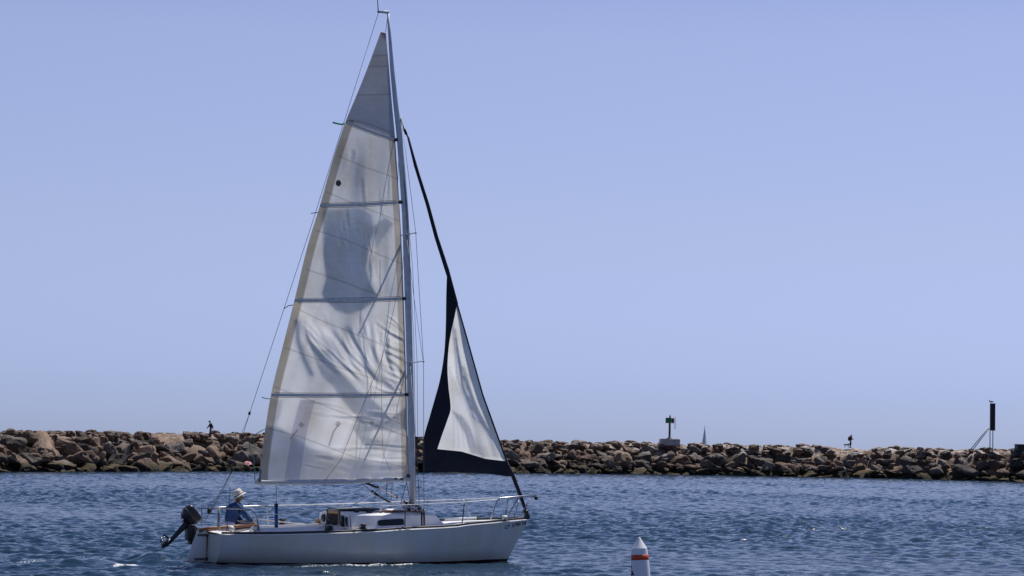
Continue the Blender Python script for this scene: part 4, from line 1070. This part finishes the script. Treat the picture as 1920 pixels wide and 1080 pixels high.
for zq, rx, ry in prof:
    for k in range(nn):
        an = 2*math.pi*k/nn; cx, sy = math.cos(an), math.sin(an)
        vs.append(cowl_c + rotc @ Vector((math.copysign(abs(cx)**.35, cx)*rx*1.05, math.copysign(abs(sy)**.45, sy)*ry, zq)))
mb.add(vs, [(i*nn+k, i*nn+(k+1)%nn, (i+1)*nn+(k+1)%nn, (i+1)*nn+k) for i in range(len(prof)-1) for k in range(nn)] + [tuple(range(nn-1,-1,-1)), tuple(range((len(prof)-1)*nn, len(prof)*nn))])
cw = mb.build('cowling', M['cowl'], om)
MB().tube([cowl_c + rotc @ Vector((.235*math.copysign(abs(math.cos(t))**.35, math.cos(t)), .155*math.copysign(abs(math.sin(t))**.45, math.sin(t)), -.05)) for t in np.linspace(0, 2*math.pi, 25)], .010, 6).build('cowling_band', M['greyplate'], cw)
MB().tube([ob(352,978), ob(345,987), ob(330,1003), ob(316,1018)], [.085,.07,.055,.05], 12, flat=(1,.8,1)).build('leg', M['black'], om)
g_ = MB().tube([ob(320,1012), ob(312,1021), ob(303,1027)], [.045,.06,.02], 10, flat=(1,.7,1))
g_.box(ob(309,1017), (.20,.14,.018), rot=Matrix.Rotation(R(-42), 3, 'Y')).box(ob(311,1006), (.16,.02,.05), rot=Matrix.Rotation(R(30), 3, 'Y'))
gc = g_.build('gearcase', M['black'], om)
pr = MB().lathe(ob(304.5,1012), [(.02,-.05),(.035,-.02),(.03,.04),(.01,.07)], 10, 0, (-.6,0,.8))
for k in range(3):
    an = k*2.094; pr.ball(ob(304.5,1012)+Vector((.03*math.cos(an), .07*math.sin(an), .06*math.cos(an))), (.035,.055,.02), 8, 6, rot=Matrix.Rotation(an, 3, 'X'))
pr.build('propeller', M['steel'], om)
MB().box(ob(357,999), (.22,.24,.36), bev=.03).box(ob(366,992), (.14,.10,.10), bev=.01).box(ob(359,1010,.62), (.15,.18,.26), bev=.03).build('clamp_bracket', M['black'], om)
MB().tube([ob(350,968), ob(344,977), ob(341,977.5)], [.016,.014,.02], 6).tube([ob(347,972), ob(339,971)], .014, 6).build('tilt_handle', M['black'], om)

# ------------------------------------------------------------------ people
def skin(name, pts, edges, m, parent, root='pelvis', sub=2, loc=None):
    """pts: {name: (pos, radius or (rx, ry))}; one continuous surface"""
    keys = list(pts); me = bpy.data.meshes.new(name+'_s')
    me.from_pydata([tuple(pts[k][0]) for k in keys], [(keys.index(a), keys.index(b)) for a, b in edges], [])
    o = bpy.data.objects.new(name+'_s', me); scene.collection.objects.link(o)
    md = o.modifiers.new('s', 'SKIN'); md.use_smooth_shade = True
    for i, k in enumerate(keys):
        r = pts[k][1]; sv = me.skin_vertices[0].data[i]; sv.radius = r if hasattr(r, '__len__') else (r, r); sv.use_root = (k == root)
    sb = o.modifiers.new('u', 'SUBSURF'); sb.levels = sub; sb.render_levels = sub
    dg = bpy.context.evaluated_depsgraph_get(); dg.update()
    out = bpy.data.meshes.new_from_object(o.evaluated_get(dg)); out.name = name
    bpy.data.objects.remove(o); bpy.data.meshes.remove(me)
    out.materials.clear(); out.materials.append(m)
    for p in out.polygons: p.use_smooth = True
    return link(bpy.data.objects.new(name, out), parent)
V = Vector
def person(root, J, k=1.0, top=None, legs=None, shoes=None, hair=None, sleeve=1.0, fdir=V((1,0,0)), curl=.5, gk=1.0):
    """J: joint positions in the root's axes; k scales girths; fdir = where the face looks"""
    side = fdir.cross(V((0,0,1))).normalized()       # to the person's right
    P = {'pelvis': (J['pelvis'], .118*k), 'waist': (J['waist'], .108*k), 'chest': (J['chest'], .098*k), 'neckb': (J['neckb'], .062*k), 'neck': (J['neck'], .052*k),
         'head': (J['head'], (.076*k,.090*k)), 'crown': (J['head']+(J['head']-J['neck']).normalized()*.085*k, .062*k)}
    hd = J['head']; hup = (J['head']-J['neck']).normalized()
    P['chin'] = (hd + fdir*.055*k - hup*.06*k, .040*k); P['nose'] = (hd + fdir*.108*k - hup*.004*k, .013*k); P['brow'] = (hd+fdir*.06*k+hup*.03*k, .045*k)
    E = [('pelvis','waist'),('waist','chest'),('chest','neckb'),('neckb','neck'),('neck','head'),('head','crown'),('head','chin'),('head','brow'),('head','nose')]
    for s_ in 'lr':
        sg = 1 if s_ == 'r' else -1
        P['ear'+s_] = (hd + side*sg*.086*k - fdir*.005*k, .016*k); E.append(('head','ear'+s_))
        P['sh'+s_] = (J['sh'+s_], .050*k); P['el'+s_] = (J['el'+s_], .043*k); P['wr'+s_] = (J['wr'+s_], .027*k)
        E += [('chest','sh'+s_),('sh'+s_,'el'+s_),('el'+s_,'wr'+s_)]
        d = (J['ha'+s_]-J['wr'+s_]).normalized(); pl = (J['ha'+s_]-J['wr'+s_]).length
        P['pa'+s_] = (J['wr'+s_]+d*.075*k, (.036*k,.020*k)); E.append(('wr'+s_,'pa'+s_))
        pw = d.cross(V((0,0,1))); pw = (pw if pw.length > .2 else d.cross(fdir)).normalized(); cn = d.cross(pw).normalized()
        if cn.z > 0: cn = -cn
        for f, (off, ln) in enumerate(((-.030,.062),(-.010,.072),(.010,.068),(.029,.052))):
            b0 = P['pa'+s_][0] + pw*off*k + d*.022*k
            m1 = b0 + (d*(1-curl*.4)+cn*curl*.5).normalized()*ln*.5*k; m2 = m1 + (d*(1-curl)+cn*curl*1.1).normalized()*ln*.55*k
            P[f'f{f}a{s_}'] = (b0, .0095*k); P[f'f{f}b{s_}'] = (m1, .0088*k); P[f'f{f}c{s_}'] = (m2, .0075*k)
            E += [('pa'+s_, f'f{f}a{s_}'), (f'f{f}a{s_}', f'f{f}b{s_}'), (f'f{f}b{s_}', f'f{f}c{s_}')]
        tb_ = J['wr'+s_] + d*.035*k - pw*.030*k
        P['t0'+s_] = (tb_, .014*k); P['t1'+s_] = (tb_ - pw*.018*k + d*.032*k + cn*.012*k, .0105*k); P['t2'+s_] = (tb_ - pw*.016*k + d*.060*k + cn*.028*k, .009*k)
        E += [('wr'+s_,'t0'+s_),('t0'+s_,'t1'+s_),('t1'+s_,'t2'+s_)]
        P['hi'+s_] = (J['hi'+s_], .090*k); P['kn'+s_] = (J['kn'+s_], .058*k); P['an'+s_] = (J['an'+s_], .038*k); P['to'+s_] = (J['to'+s_], (.040*k,.028*k))
        E += [('pelvis','hi'+s_),('hi'+s_,'kn'+s_),('kn'+s_,'an'+s_),('an'+s_,'to'+s_)]
    skin('body', P, E, M['skin'], root)
    if top is not None:
        k0 = k; k = k*gk
        Q = {'pelvis': (J['pelvis'].lerp(J['waist'],.1), .152*k), 'waist': (J['waist'], .152*k), 'chest': (J['chest'], .172*k), 'upper': (J['chest'].lerp(J['neckb'], .55), .135*k), 'neckb': (J['neckb'], .088*k)}
        Eq = [('pelvis','waist'),('waist','chest'),('chest','upper'),('upper','neckb')]
        for s_ in 'lr':
            Q['sh'+s_] = (J['sh'+s_], .088*k); Q['el'+s_] = (J['el'+s_], .066*k); Q['wr'+s_] = (J['el'+s_].lerp(J['wr'+s_], sleeve), .046*k)
            Eq += [('upper','sh'+s_),('sh'+s_,'el'+s_),('el'+s_,'wr'+s_)]
        skin('jacket' if top is M['jacket'] else 'shirt', Q, Eq, top, root)
        k = k0
    if legs is not None:
        Q = {'pelvis': (J['pelvis'], .138*k), 'waist': (J['pelvis'].lerp(J['waist'],.5), .132*k)}; Eq = [('waist','pelvis')]
        for s_ in 'lr':
            Q['hi'+s_] = (J['hi'+s_], .106*k); Q['kn'+s_] = (J['kn'+s_], .076*k); Q['an'+s_] = (J['kn'+s_].lerp(J['an'+s_], .93), .058*k)
            Eq += [('pelvis','hi'+s_),('hi'+s_,'kn'+s_),('kn'+s_,'an'+s_)]
        skin('trousers', Q, Eq, legs, root)
    for s_ in 'lr':
        a, b_ = J['an'+s_], J['to'+s_]; f = (b_-a); f.z = 0; f.normalize()
        heel = V((a.x, a.y, b_.z)) - f*.05*k
        MB().tube([heel-V((0,0,.005)), heel.lerp(b_,.35)+V((0,0,.02)), heel.lerp(b_,.8)+V((0,0,.005)), b_+f*.05*k-V((0,0,.008))], [.040*k,.050*k,.046*k,.022*k], 10).build('shoe', shoes or M['shoe'], root)
    for sg in (-1, 1):
        MB().ball(hd + fdir*.089*k + side*sg*.030*k + hup*.012*k, (.010*k,)*3, 8, 6).build('eye', M['black'], root)
    MB().ball(hd + fdir*.079*k - hup*.052*k, (.012*k,.020*k,.005*k), 8, 6, rot=Matrix(((fdir.x,side.x,0),(fdir.y,side.y,0),(0,0,1)))).build('mouth', mat('lips', (.16,.05,.045)), root)
    if hair == 'short':
        MB().ball(hd + hup*.035*k - fdir*.022*k, (.100*k,.092*k,.098*k), 14, 10, rot=Matrix(((fdir.x,side.x,hup.x),(fdir.y,side.y,hup.y),(fdir.z,side.z,hup.z)))).build('hair', M['hair'], root)
    if hair == 'long':
        MB().ball(hd + hup*.035*k - fdir*.022*k, (.104*k,.098*k,.102*k), 14, 10).tube([hd-fdir*.05*k+hup*.02*k, hd-fdir*.085*k-hup*.10*k, hd-fdir*.085*k-hup*.22*k], [.09*k,.085*k,.04*k], 10).build('hair', M['hair'], root)
    return hup, side

# helmsman seated on the port side of the cockpit, right hand on the tiller
SEAT = bl(437, 990, .62); SEAT.z = deck_z(SEAT.x, .62)+.02
hm = boat_item('person', 'man in blue shirt and khaki sun hat steering the white sloop', 'person', SEAT)
def hp(px, py, off): return bl(px, py, off) - SEAT
J = {'pelvis': hp(433, 983, .55), 'waist': hp(433, 969, .53), 'chest': hp(441, 954.5, .50), 'neckb': hp(443.5, 943.5, .47), 'neck': hp(446, 939.5, .455), 'head': hp(449, 933, .44)}
J['shr'] = hp(447, 949, .30); J['elr'] = hp(460, 965.5, .25); J['wrr'] = hp(474, 978, .22); J['har'] = hp(481, 984, .16)
J['shl'] = hp(437, 948, .70); J['ell'] = hp(444, 966, .76); J['wrl'] = hp(455, 978, .70); J['hal'] = hp(461, 982, .66)
J['hir'] = hp(440, 986, .46); J['hil'] = hp(437, 986, .64)
J['knr'] = J['hir'] + V((.44, -.10, .03)); J['knl'] = J['hil'] + V((.42, .02, .10))
J['anr'] = J['knr'] + V((.10, -.12, -.40)); J['anl'] = J['knl'] + V((.14, -.30, -.40))
J['tor'] = J['anr'] + V((.15, -.06, -.055)); J['tol'] = J['anl'] + V((.15, -.06, -.055))
fd = V((.93, -.28, -.16)).normalized()
hup, side = person(hm, J, 1.0, M['blue_shirt'], M['jeans'], None, None, 1.0, fd, .75, 1.17)
MB().lathe(J['pelvis']+V((-.02,0,-.10)), [(.165,0),(.178,.03),(.172,.12),(.150,.17)], 18).build('shirt_tail', M['lilac'], hm)
hx = (V((0,0,1))*.86 - V((fd.x,fd.y,0))*.52).normalized(); hc = J['head'] + V((0,0,.052)) - fd*.02
q = V((0,0,1)).rotation_difference(hx).to_matrix()
mb = MB(); n_ = 28; vs = []
for r_, z_ in ((.182,-.030),(.152,-.012),(.118,.004),(.115,.06),(.106,.118),(.080,.142),(.03,.147)):
    for k in range(n_):
        an = 2*math.pi*k/n_; dr = -.030*(r_ > .15)*(abs(math.sin(an))**2)*1.2 if r_ > .19 else 0
        vs.append(hc + q @ V((r_*1.06*math.cos(an), r_*.95*math.sin(an), z_+dr)))
mb.add(vs, [(i*n_+k, i*n_+(k+1)%n_, (i+1)*n_+(k+1)%n_, (i+1)*n_+k) for i in range(6) for k in range(n_)] + [tuple(range(6*n_, 7*n_))])
ht = mb.build('sun_hat', M['hat'], hm); so = ht.modifiers.new('t', 'SOLIDIFY'); so.thickness = .006
mb = MB(); vs = []
for r_, z_ in ((.119,.006),(.116,.030)):
    for k in range(n_): an = 2*math.pi*k/n_; vs.append(hc + q @ V((r_*1.06*math.cos(an), r_*.95*math.sin(an), z_)))
mb.add(vs, [(k, (k+1)%n_, n_+(k+1)%n_, n_+k) for k in range(n_)]); mb.build('hat_band', M['hatband'], ht)

# walkers on the crest of the breakwater: axes x along travel, z up
def line_s(px): return float(np.interp(px, pxs, arc))
def on_crest(px, py, back):
    p, d, nrm, x = on_line(line_s(px)); q_ = p + nrm*back
    return at_depth(px, py, q_.y)
wk = on_crest(394, 820.5, 6.5)
w1 = empty('person', wk, 0, label='person in black jacket walking along the top of the breakwater', cat='person')
hh = 1.60/1.75
def jj(x, y, z): return V((x, y, z))*hh
J = {'pelvis': jj(.04,0,.93), 'waist': jj(.05,0,1.06), 'chest': jj(.03,0,1.30), 'neckb': jj(-.02,0,1.45), 'neck': jj(-.06,0,1.51), 'head': jj(-.10,0,1.60),
     'shr': jj(.06,.19,1.38), 'elr': jj(.20,.24,1.14), 'wrr': jj(.23,.25,.90), 'har': jj(.22,.25,.80),
     'shl': jj(.0,-.19,1.38), 'ell': jj(-.16,-.24,1.14), 'wrl': jj(-.30,-.26,.94), 'hal': jj(-.34,-.26,.85),
     'hir': jj(.04,.09,.90), 'knr': jj(.02,.09,.50), 'anr': jj(.07,.09,.09), 'tor': jj(-.10,.09,.03),
     'hil': jj(.04,-.09,.90), 'knl': jj(-.02,-.09,.50), 'anl': jj(-.01,-.09,.09), 'tol': jj(-.18,-.09,.03)}
person(w1, J, hh*1.02, M['jacket'], M['trousers'], None, 'short', 1.0, V((-.95,0,-.3)).normalized(), .4)
wk = on_crest(1595, 839.5, 7.0)
w2 = empty('person', wk, 0, label='person in red top with dark backpack standing on the breakwater', cat='person')
hh = 1.50/1.75
J = {'pelvis': jj(-.02,0,.93), 'waist': jj(-.01,0,1.06), 'chest': jj(.01,0,1.30), 'neckb': jj(.04,0,1.45), 'neck': jj(.06,0,1.51), 'head': jj(.09,0,1.60),
     'shr': jj(.02,-.19,1.38), 'elr': jj(.10,-.22,1.12), 'wrr': jj(.34,-.16,1.12), 'har': jj(.43,-.14,1.15),
     'shl': jj(.02,.19,1.38), 'ell': jj(.06,.23,1.12), 'wrl': jj(.29,.14,1.10), 'hal': jj(.38,.10,1.13),
     'hir': jj(-.02,-.09,.90), 'knr': jj(.03,-.09,.50), 'anr': jj(-.06,-.09,.09), 'tor': jj(.11,-.09,.03),
     'hil': jj(-.02,.09,.90), 'knl': jj(.0,.09,.50), 'anl': jj(-.14,.09,.09), 'tol': jj(.03,.09,.03)}
person(w2, J, hh*1.02, M['red_shirt'], mat('purple_trousers', (.05,.04,.09), .85), None, 'long', 1.0, V((.97,0,-.2)).normalized(), .6)
bp_ = empty('backpack', wk + jj(-.20,0,1.22), 0, label='dark backpack on the back of the red-topped walker', cat='backpack')
MB().tube([jj(0,0,-.30), jj(-.03,0,-.20), jj(-.03,0,.05), jj(.0,0,.22), jj(.04,0,.27)], [.08,.155,.165,.13,.05], 12, flat=(.8,1,1)).build('pack', M['jacket'], bp_)
for sg in (-1, 1): MB().tube([jj(.06,sg*.12,.22), jj(.22,sg*.14,.30), jj(.40,sg*.13,.16), jj(.36,sg*.13,-.05), jj(.10,sg*.14,-.22)], .022, 6).build('strap', M['jacket'], bp_)
# dog beside the walker
dg_ = empty('dog', on_crest(1587.5, 840.0, 6.9), 0, label='grey dog with pale belly at the heels of the backpack walker', cat='dog')
P = {'pelvis': (V((-.24,0,.47)), (.085,.095)), 'belly': (V((-.02,0,.46)), (.080,.090)), 'chest': (V((.22,0,.45)), (.105,.125)), 'neck': (V((.36,0,.56)), .075), 'head': (V((.47,0,.64)), .070), 'muzzle': (V((.58,0,.61)), .035), 'nose': (V((.63,0,.60)), .024),
     'ear1': (V((.45,.05,.73)), .018), 'ear2': (V((.45,-.05,.73)), .018), 'tail1': (V((-.36,0,.54)), .026), 'tail2': (V((-.47,0,.47)), .022), 'tail3': (V((-.52,0,.36)), .012)}
E = [('pelvis','belly'),('belly','chest'),('chest','neck'),('neck','head'),('head','muzzle'),('muzzle','nose'),('head','ear1'),('head','ear2'),('pelvis','tail1'),('tail1','tail2'),('tail2','tail3')]
for i, sg in enumerate((-1, 1)):
    P[f'sh{i}'] = (V((.22,sg*.08,.36)), .055); P[f'el{i}'] = (V((.18,sg*.085,.26)), .036); P[f'ca{i}'] = (V((.22,sg*.085,.12)), .026); P[f'pw{i}'] = (V((.24+.05*i,sg*.085,.02)), .028)
    P[f'th{i}'] = (V((-.25,sg*.08,.38)), .070); P[f'st{i}'] = (V((-.17,sg*.085,.27)), .042); P[f'hk{i}'] = (V((-.31,sg*.085,.15)), .026); P[f'hf{i}'] = (V((-.27,sg*.085,.02)), .028)
    E += [('chest',f'sh{i}'),(f'sh{i}',f'el{i}'),(f'el{i}',f'ca{i}'),(f'ca{i}',f'pw{i}'),('pelvis',f'th{i}'),(f'th{i}',f'st{i}'),(f'st{i}',f'hk{i}'),(f'hk{i}',f'hf{i}')]
mf, n, l, b = new_mat('dog_coat'); b.inputs['Roughness'].default_value = .95
tc = n.new('ShaderNodeTexCoord'); sp = n.new('ShaderNodeSeparateXYZ'); l.new(tc.outputs['Object'], sp.inputs[0]); nz = n.new('ShaderNodeTexNoise'); nz.inputs['Scale'].default_value = 7; l.new(tc.outputs['Object'], nz.inputs[0])
ad = n.new('ShaderNodeMath'); ad.operation = 'MULTIPLY_ADD'; ad.inputs[1].default_value = .12; l.new(nz.outputs[0], ad.inputs[0]); l.new(sp.outputs[2], ad.inputs[2])
cr = n.new('ShaderNodeValToRGB'); e = cr.color_ramp.elements; e[0].position = .42; e[0].color = (.50,.46,.38,1); e[1].position = .50; e[1].color = (.06,.058,.065,1); l.new(ad.outputs[0], cr.inputs[0]); l.new(cr.outputs[0], b.inputs['Base Color'])
skin('body', P, E, mf, dg_); dg_.scale = (.82,.82,.82)
for sg in (-1, 1): MB().ball((.525,sg*.045,.665), .010, 8, 6).build('eye', M['black'], dg_)

# ------------------------------------------------------------------ spar buoy in the foreground
bu = at_water(1201.5, 1090); by = empty('spar_buoy', bu, 0, label='white spar buoy with conical top and orange band in the foreground', cat='buoy')
S_ = bu.y/FPX
rot_t = Matrix.Rotation(R(-3.0), 4, 'Y') @ Matrix.Rotation(R(-2), 4, 'X')
def zb_(py): return (at_depth(1200, py, bu.y).z)
z = {k: zb_(k)-bu.z for k in (1007,1010,1029,1032,1036,1040,1050.5,1082)}
R1 = 14.6*S_; R2 = 19*S_
body = MB().lathe((0,0,0), [(R2*.9,-.9),(R2*1.02,-.15),(R2*.985,0),(16.6*S_,z[1050.5]),(R1+.4*S_,z[1036]),(R1,z[1032]),(R1*.97,z[1029]+.01),(3.0*S_,z[1010]),(2.0*S_,z[1007]-.008),(.8*S_,z[1007])], 36).build('buoy_body', M['buoy'], by)
body.data.set_sharp_from_angle(angle=R(25))
MB().lathe((0,0,0), [(15.9*S_,z[1050.5]),(16.55*S_,z[1050.5]+.004),(16.3*S_,z[1040]-.004),(15.5*S_,z[1040])], 36).build('orange_band', M['orange'], by)
# black mark painted on the left flank: worn characters seen almost edge-on
mk = MB()
def flank(an0, an1, py0, py1, rr):
    vs = []; n_ = 6
    for i in range(n_):
        an = R(an0+(an1-an0)*i/(n_-1))
        for py in (py0, py1):
            zz = zb_(py)-bu.z; rad = float(np.interp(zz, [0, z[1050.5]], [R2*.985, 16.6*S_]))+.003
            vs.append(V((rad*math.cos(an), rad*math.sin(an), zz)))
    mk.add(vs, [(i*2, i*2+1, i*2+3, i*2+2) for i in range(n_-1)], 0, False)
for an0, an1, p0, p1 in ((184,204,1061,1064),(184,190,1064,1070),(184,214,1070,1072.5),(200,220,1072.5,1078),(184,192,1078,1083),(190,226,1075,1078)): flank(an0, an1, p0, p1, 0)
for ch in [mk.build('black_marking', M['black'], by)]: pass
by.matrix_world = Matrix.Translation(bu) @ rot_t

# ------------------------------------------------------------------ navigation beacon on the breakwater
b0 = on_crest(1255.5, 834, 6.2); u_ = b0.y/FPX
bc = empty('navigation_beacon', b0, 0, label='slim beacon column with green square board on concrete block', cat='beacon')
MB().box((0,0,.30), (35*u_, 2.0, .75), rot=Matrix.Rotation(R(4),3,'Z'), bev=.05).build('concrete_base', M['concrete'], bc)
MB().lathe((-.02,0,.66), [(.34,0),(.30,.08),(.14,.16),(.125,.3),(.115,1.75),(.16,1.80)], 16).build('column', M['rusty'], bc)
zz = .66+28*u_+.08
ring = [V((.50*math.cos(a), .50*math.sin(a), 0)) for a in np.linspace(0, 2*math.pi, 9)]
mb = MB().lathe((0,0,zz), [(.48,0),(.50,.02),(.50,.05),(.1,.055)], 8)
for zq in (.28,.56): mb.tube([p+V((0,0,zz+zq)) for p in ring], .018, 6)
for p in ring[:-1]: mb.tube([p+V((0,0,zz)), p+V((0,0,zz+.56))], .016, 6)
mb.build('platform_railing', M['galv'], bc)
MB().box((-.20,-.53,zz+.33), (.60,.03,.56), rot=Matrix.Rotation(R(-8),3,'Z')).build('green_board', M['signgreen'], bc)
MB().box((.28,-.40,zz+.30), (.40,.03,.48), rot=Matrix.Rotation(R(35),3,'Z')).build('red_board', M['signred'], bc)
MB().lathe((0,0,zz+.05), [(.05,0),(.05,.55),(.09,.57),(.09,.70),(.06,.78),(.02,.95)], 12).build('lantern', M['boxdark'], bc)
mb = MB()
for x in (.50,.64): mb.tube([V((x,0,zz-.62)), V((x,0,zz+.72))], .018, 6)
for k in range(9): mb.tube([V((.50,0,zz-.60+k*.16)), V((.64,0,zz-.60+k*.16))], .012, 5)
mb.build('ladder', M['galv'], bc)
# ------------------------------------------------------------------ daymark at the far right
d0 = on_crest(1859.5, 850, 6.0); u_ = d0.y/FPX
dm = empty('daymark', d0, 0, label='tall narrow dark board on two posts with diagonal braces', cat='daymark')
for dx in (-3.4, 1.9): MB().tube([V((dx*u_,0,-.3)), V((dx*u_,0,46*u_))], .055, 8).build('post', M['galv'], dm)
MB().box((.8*u_+.02,-.10,68*u_), (7.5*u_,.14,51*u_), bev=.02).build('board', M['board'], dm)
MB().box((-3.6*u_,-.10,68*u_), (.06,.17,51.4*u_)).build('green_fringe', mat('green_fringe_strip', (.004,.11,.05), .6), dm)  # green strip added to imitate lens colour fringing, not board paint
MB().box((.8*u_+.02+4.0*u_,-.10,68*u_), (.06,.17,51.4*u_)).build('red_fringe', mat('red_fringe_strip', (.13,.012,.06), .6), dm)  # red-purple strip added for the lens fringe on the other side
for dy, e in ((0,0),(1.2,5)):
    MB().tube([V((-5*u_,.1,(49-dy*2.2)*u_)), V((-43*u_+e*u_,.1,2*u_))], .050, 8).build('brace', M['galv'], dm)
def gull(px, py, back, label, s_=1.0, m='feather', face=-1):
    p = on_crest(px, py, back)
    g_ = empty('seabird', p, 0, label=label, cat='bird')
    P = {'pelvis': (V((-.10*face*-1*-1,0,.20))*s_, .060*s_), 'breast': (V((.06*face,0,.22))*s_, .075*s_), 'neck': (V((.13*face,0,.32))*s_, .040*s_), 'head': (V((.15*face,0,.38))*s_, .045*s_), 'tail': (V((-.30*face,0,.18))*s_, (.020*s_,.012*s_))}
    P['pelvis'] = (V((-.10*face,0,.20))*s_, .060*s_)
    skin('body', P, [('pelvis','breast'),('breast','neck'),('neck','head'),('pelvis','tail')], M[m], g_)
    MB().tube([V((.19*face,0,.375))*s_, V((.25*face,0,.36))*s_], [.014*s_,.004*s_], 6).build('bill', M['bill'], g_)
    for sg in (-1, 1):
        MB().tube([V((0,sg*.03,.16))*s_, V((0,sg*.03,.0))*s_], .008*s_, 5).build('leg', M['bill'], g_)
        MB().ball(V((-.06*face,sg*.062,.225))*s_, (.19*s_,.018*s_,.055*s_), 10, 6).build('wing', M['featherg'], g_)
    return g_
gull(1857.5, 757.3, 6.0, 'grey gull perched on top of the tall dark daymark', 1.15, 'featherg', -1)
gull(1842.5, 845.5, 5.0, 'dark seabird standing on the rocks left of the daymark posts', 1.25, 'featherg', 1)
gull(1518, 886, .4, 'white bird on weedy rocks below the crest, left of the backpack walker', 1.7, 'feather', 1)
gull(1586, 886, .4, 'white bird at the waterline directly beneath the dog', 1.7, 'feather', -1)
# ------------------------------------------------------------------ dark cabinet at the right edge
c0 = on_crest(1925, 848, 7.0)
cb = empty('equipment_cabinet', c0, 0, label='dark steel cabinet cut off by the right edge on the breakwater', cat='cabinet')
u_ = c0.y/FPX
MB().box((0,0,7*u_), (40*u_,1.6,14*u_), bev=.03).build('cabinet_body', M['boxdark'], cb)
MB().box((0,0,14.4*u_), (42*u_,1.75,1.1*u_), bev=.02).build('lid', M['boxdark'], cb)
for k in (-1, 1): MB().box((k*9*u_,-.815,7*u_), (16*u_,.03,11*u_), bev=.01).build('door', M['boxdark'], cb)
# pink cloth left on the rocks
pc = on_crest(463, 868.5, .9); n_ = 14
gx, gy = np.meshgrid(np.linspace(-.45,.45,n_), np.linspace(-.4,.4,n_), indexing='ij')
gz = .10*np.sin(gx*7+gy*5)+.06*np.cos(gy*11) - .35*gx**2 + .25*gy
pk = grid_mesh('cloth', np.stack([gx, gy, gz], -1), M['pink']); pk.location = pc
tag(pk, 'crumpled pale pink cloth lying on the rocks beside the mainsail leech', 'cloth')
so = pk.modifiers.new('t', 'SOLIDIFY'); so.thickness = .015
# ------------------------------------------------------------------ distant sailing boat beyond the breakwater
f0 = at_depth(1320.5, 858, 1050.0); f0.z = 0; u_ = 1050/FPX
fb = empty('sailboat', f0, R(70), label='tiny distant sailboat with pale sails beyond the breakwater', cat='sailboat')
mb = MB(); vs = []
for i in range(13):
    s_ = i/12; bm_ = 1.5*math.sin(math.pi*min(1, s_*.62+.30))**.8*(1-s_**5)+.02
    for yy, zz in ((-bm_,1.15+.35*s_),(-bm_*.8,.3),(0,-.3),(bm_*.8,.3),(bm_,1.15+.35*s_)): vs.append(V((-5+10.5*s_, yy, zz)))
mb.add(vs, [(i*5+j, i*5+j+1, i*5+5+j+1, i*5+5+j) for i in range(12) for j in range(4)] + [(4,3,2,1,0)] + [(i*5, i*5+5, i*5+9, i*5+4) for i in range(12)], 0, True)
mb.build('hull', M['white'], fb)
MB().box((-.3,0,1.6), (3.6,1.7,.7), bev=.15).build('cabin', M['white'], fb)
HT = 61*u_
MB().tube([V((.9,0,1)), V((.6,0,HT))], [.10,.05], 8).build('mast', M['mast'], fb)
MB().tube([V((.9,0,2.3)), V((-4.2,.5,2.4))], .08, 8).build('boom', M['mast'], fb)
def tri_sail(name, a, b_, c_, bel):
    n_ = 14; P = np.zeros((n_, n_, 3))
    for i in range(n_):
        t = i/(n_-1)
        for j in range(n_):
            s_ = j/(n_-1); e = a.lerp(c_, t); f = b_.lerp(c_, t); p = e.lerp(f, s_)
            P[i, j] = p + V((0, bel*math.sin(math.pi*s_)*(1-t)*.9, 0))
    o = grid_mesh(name, P, M['farsail'], fb); so = o.modifiers.new('t', 'SOLIDIFY'); so.thickness = .02; return o
tri_sail('mainsail', V((.85,0,2.4)), V((-4.1,.5,2.6)), V((.62,0,HT*.97)), .5)
tri_sail('jib', V((5.2,0,1.7)), V((.2,-.9,2.2)), V((.75,0,HT*.80)), .6)
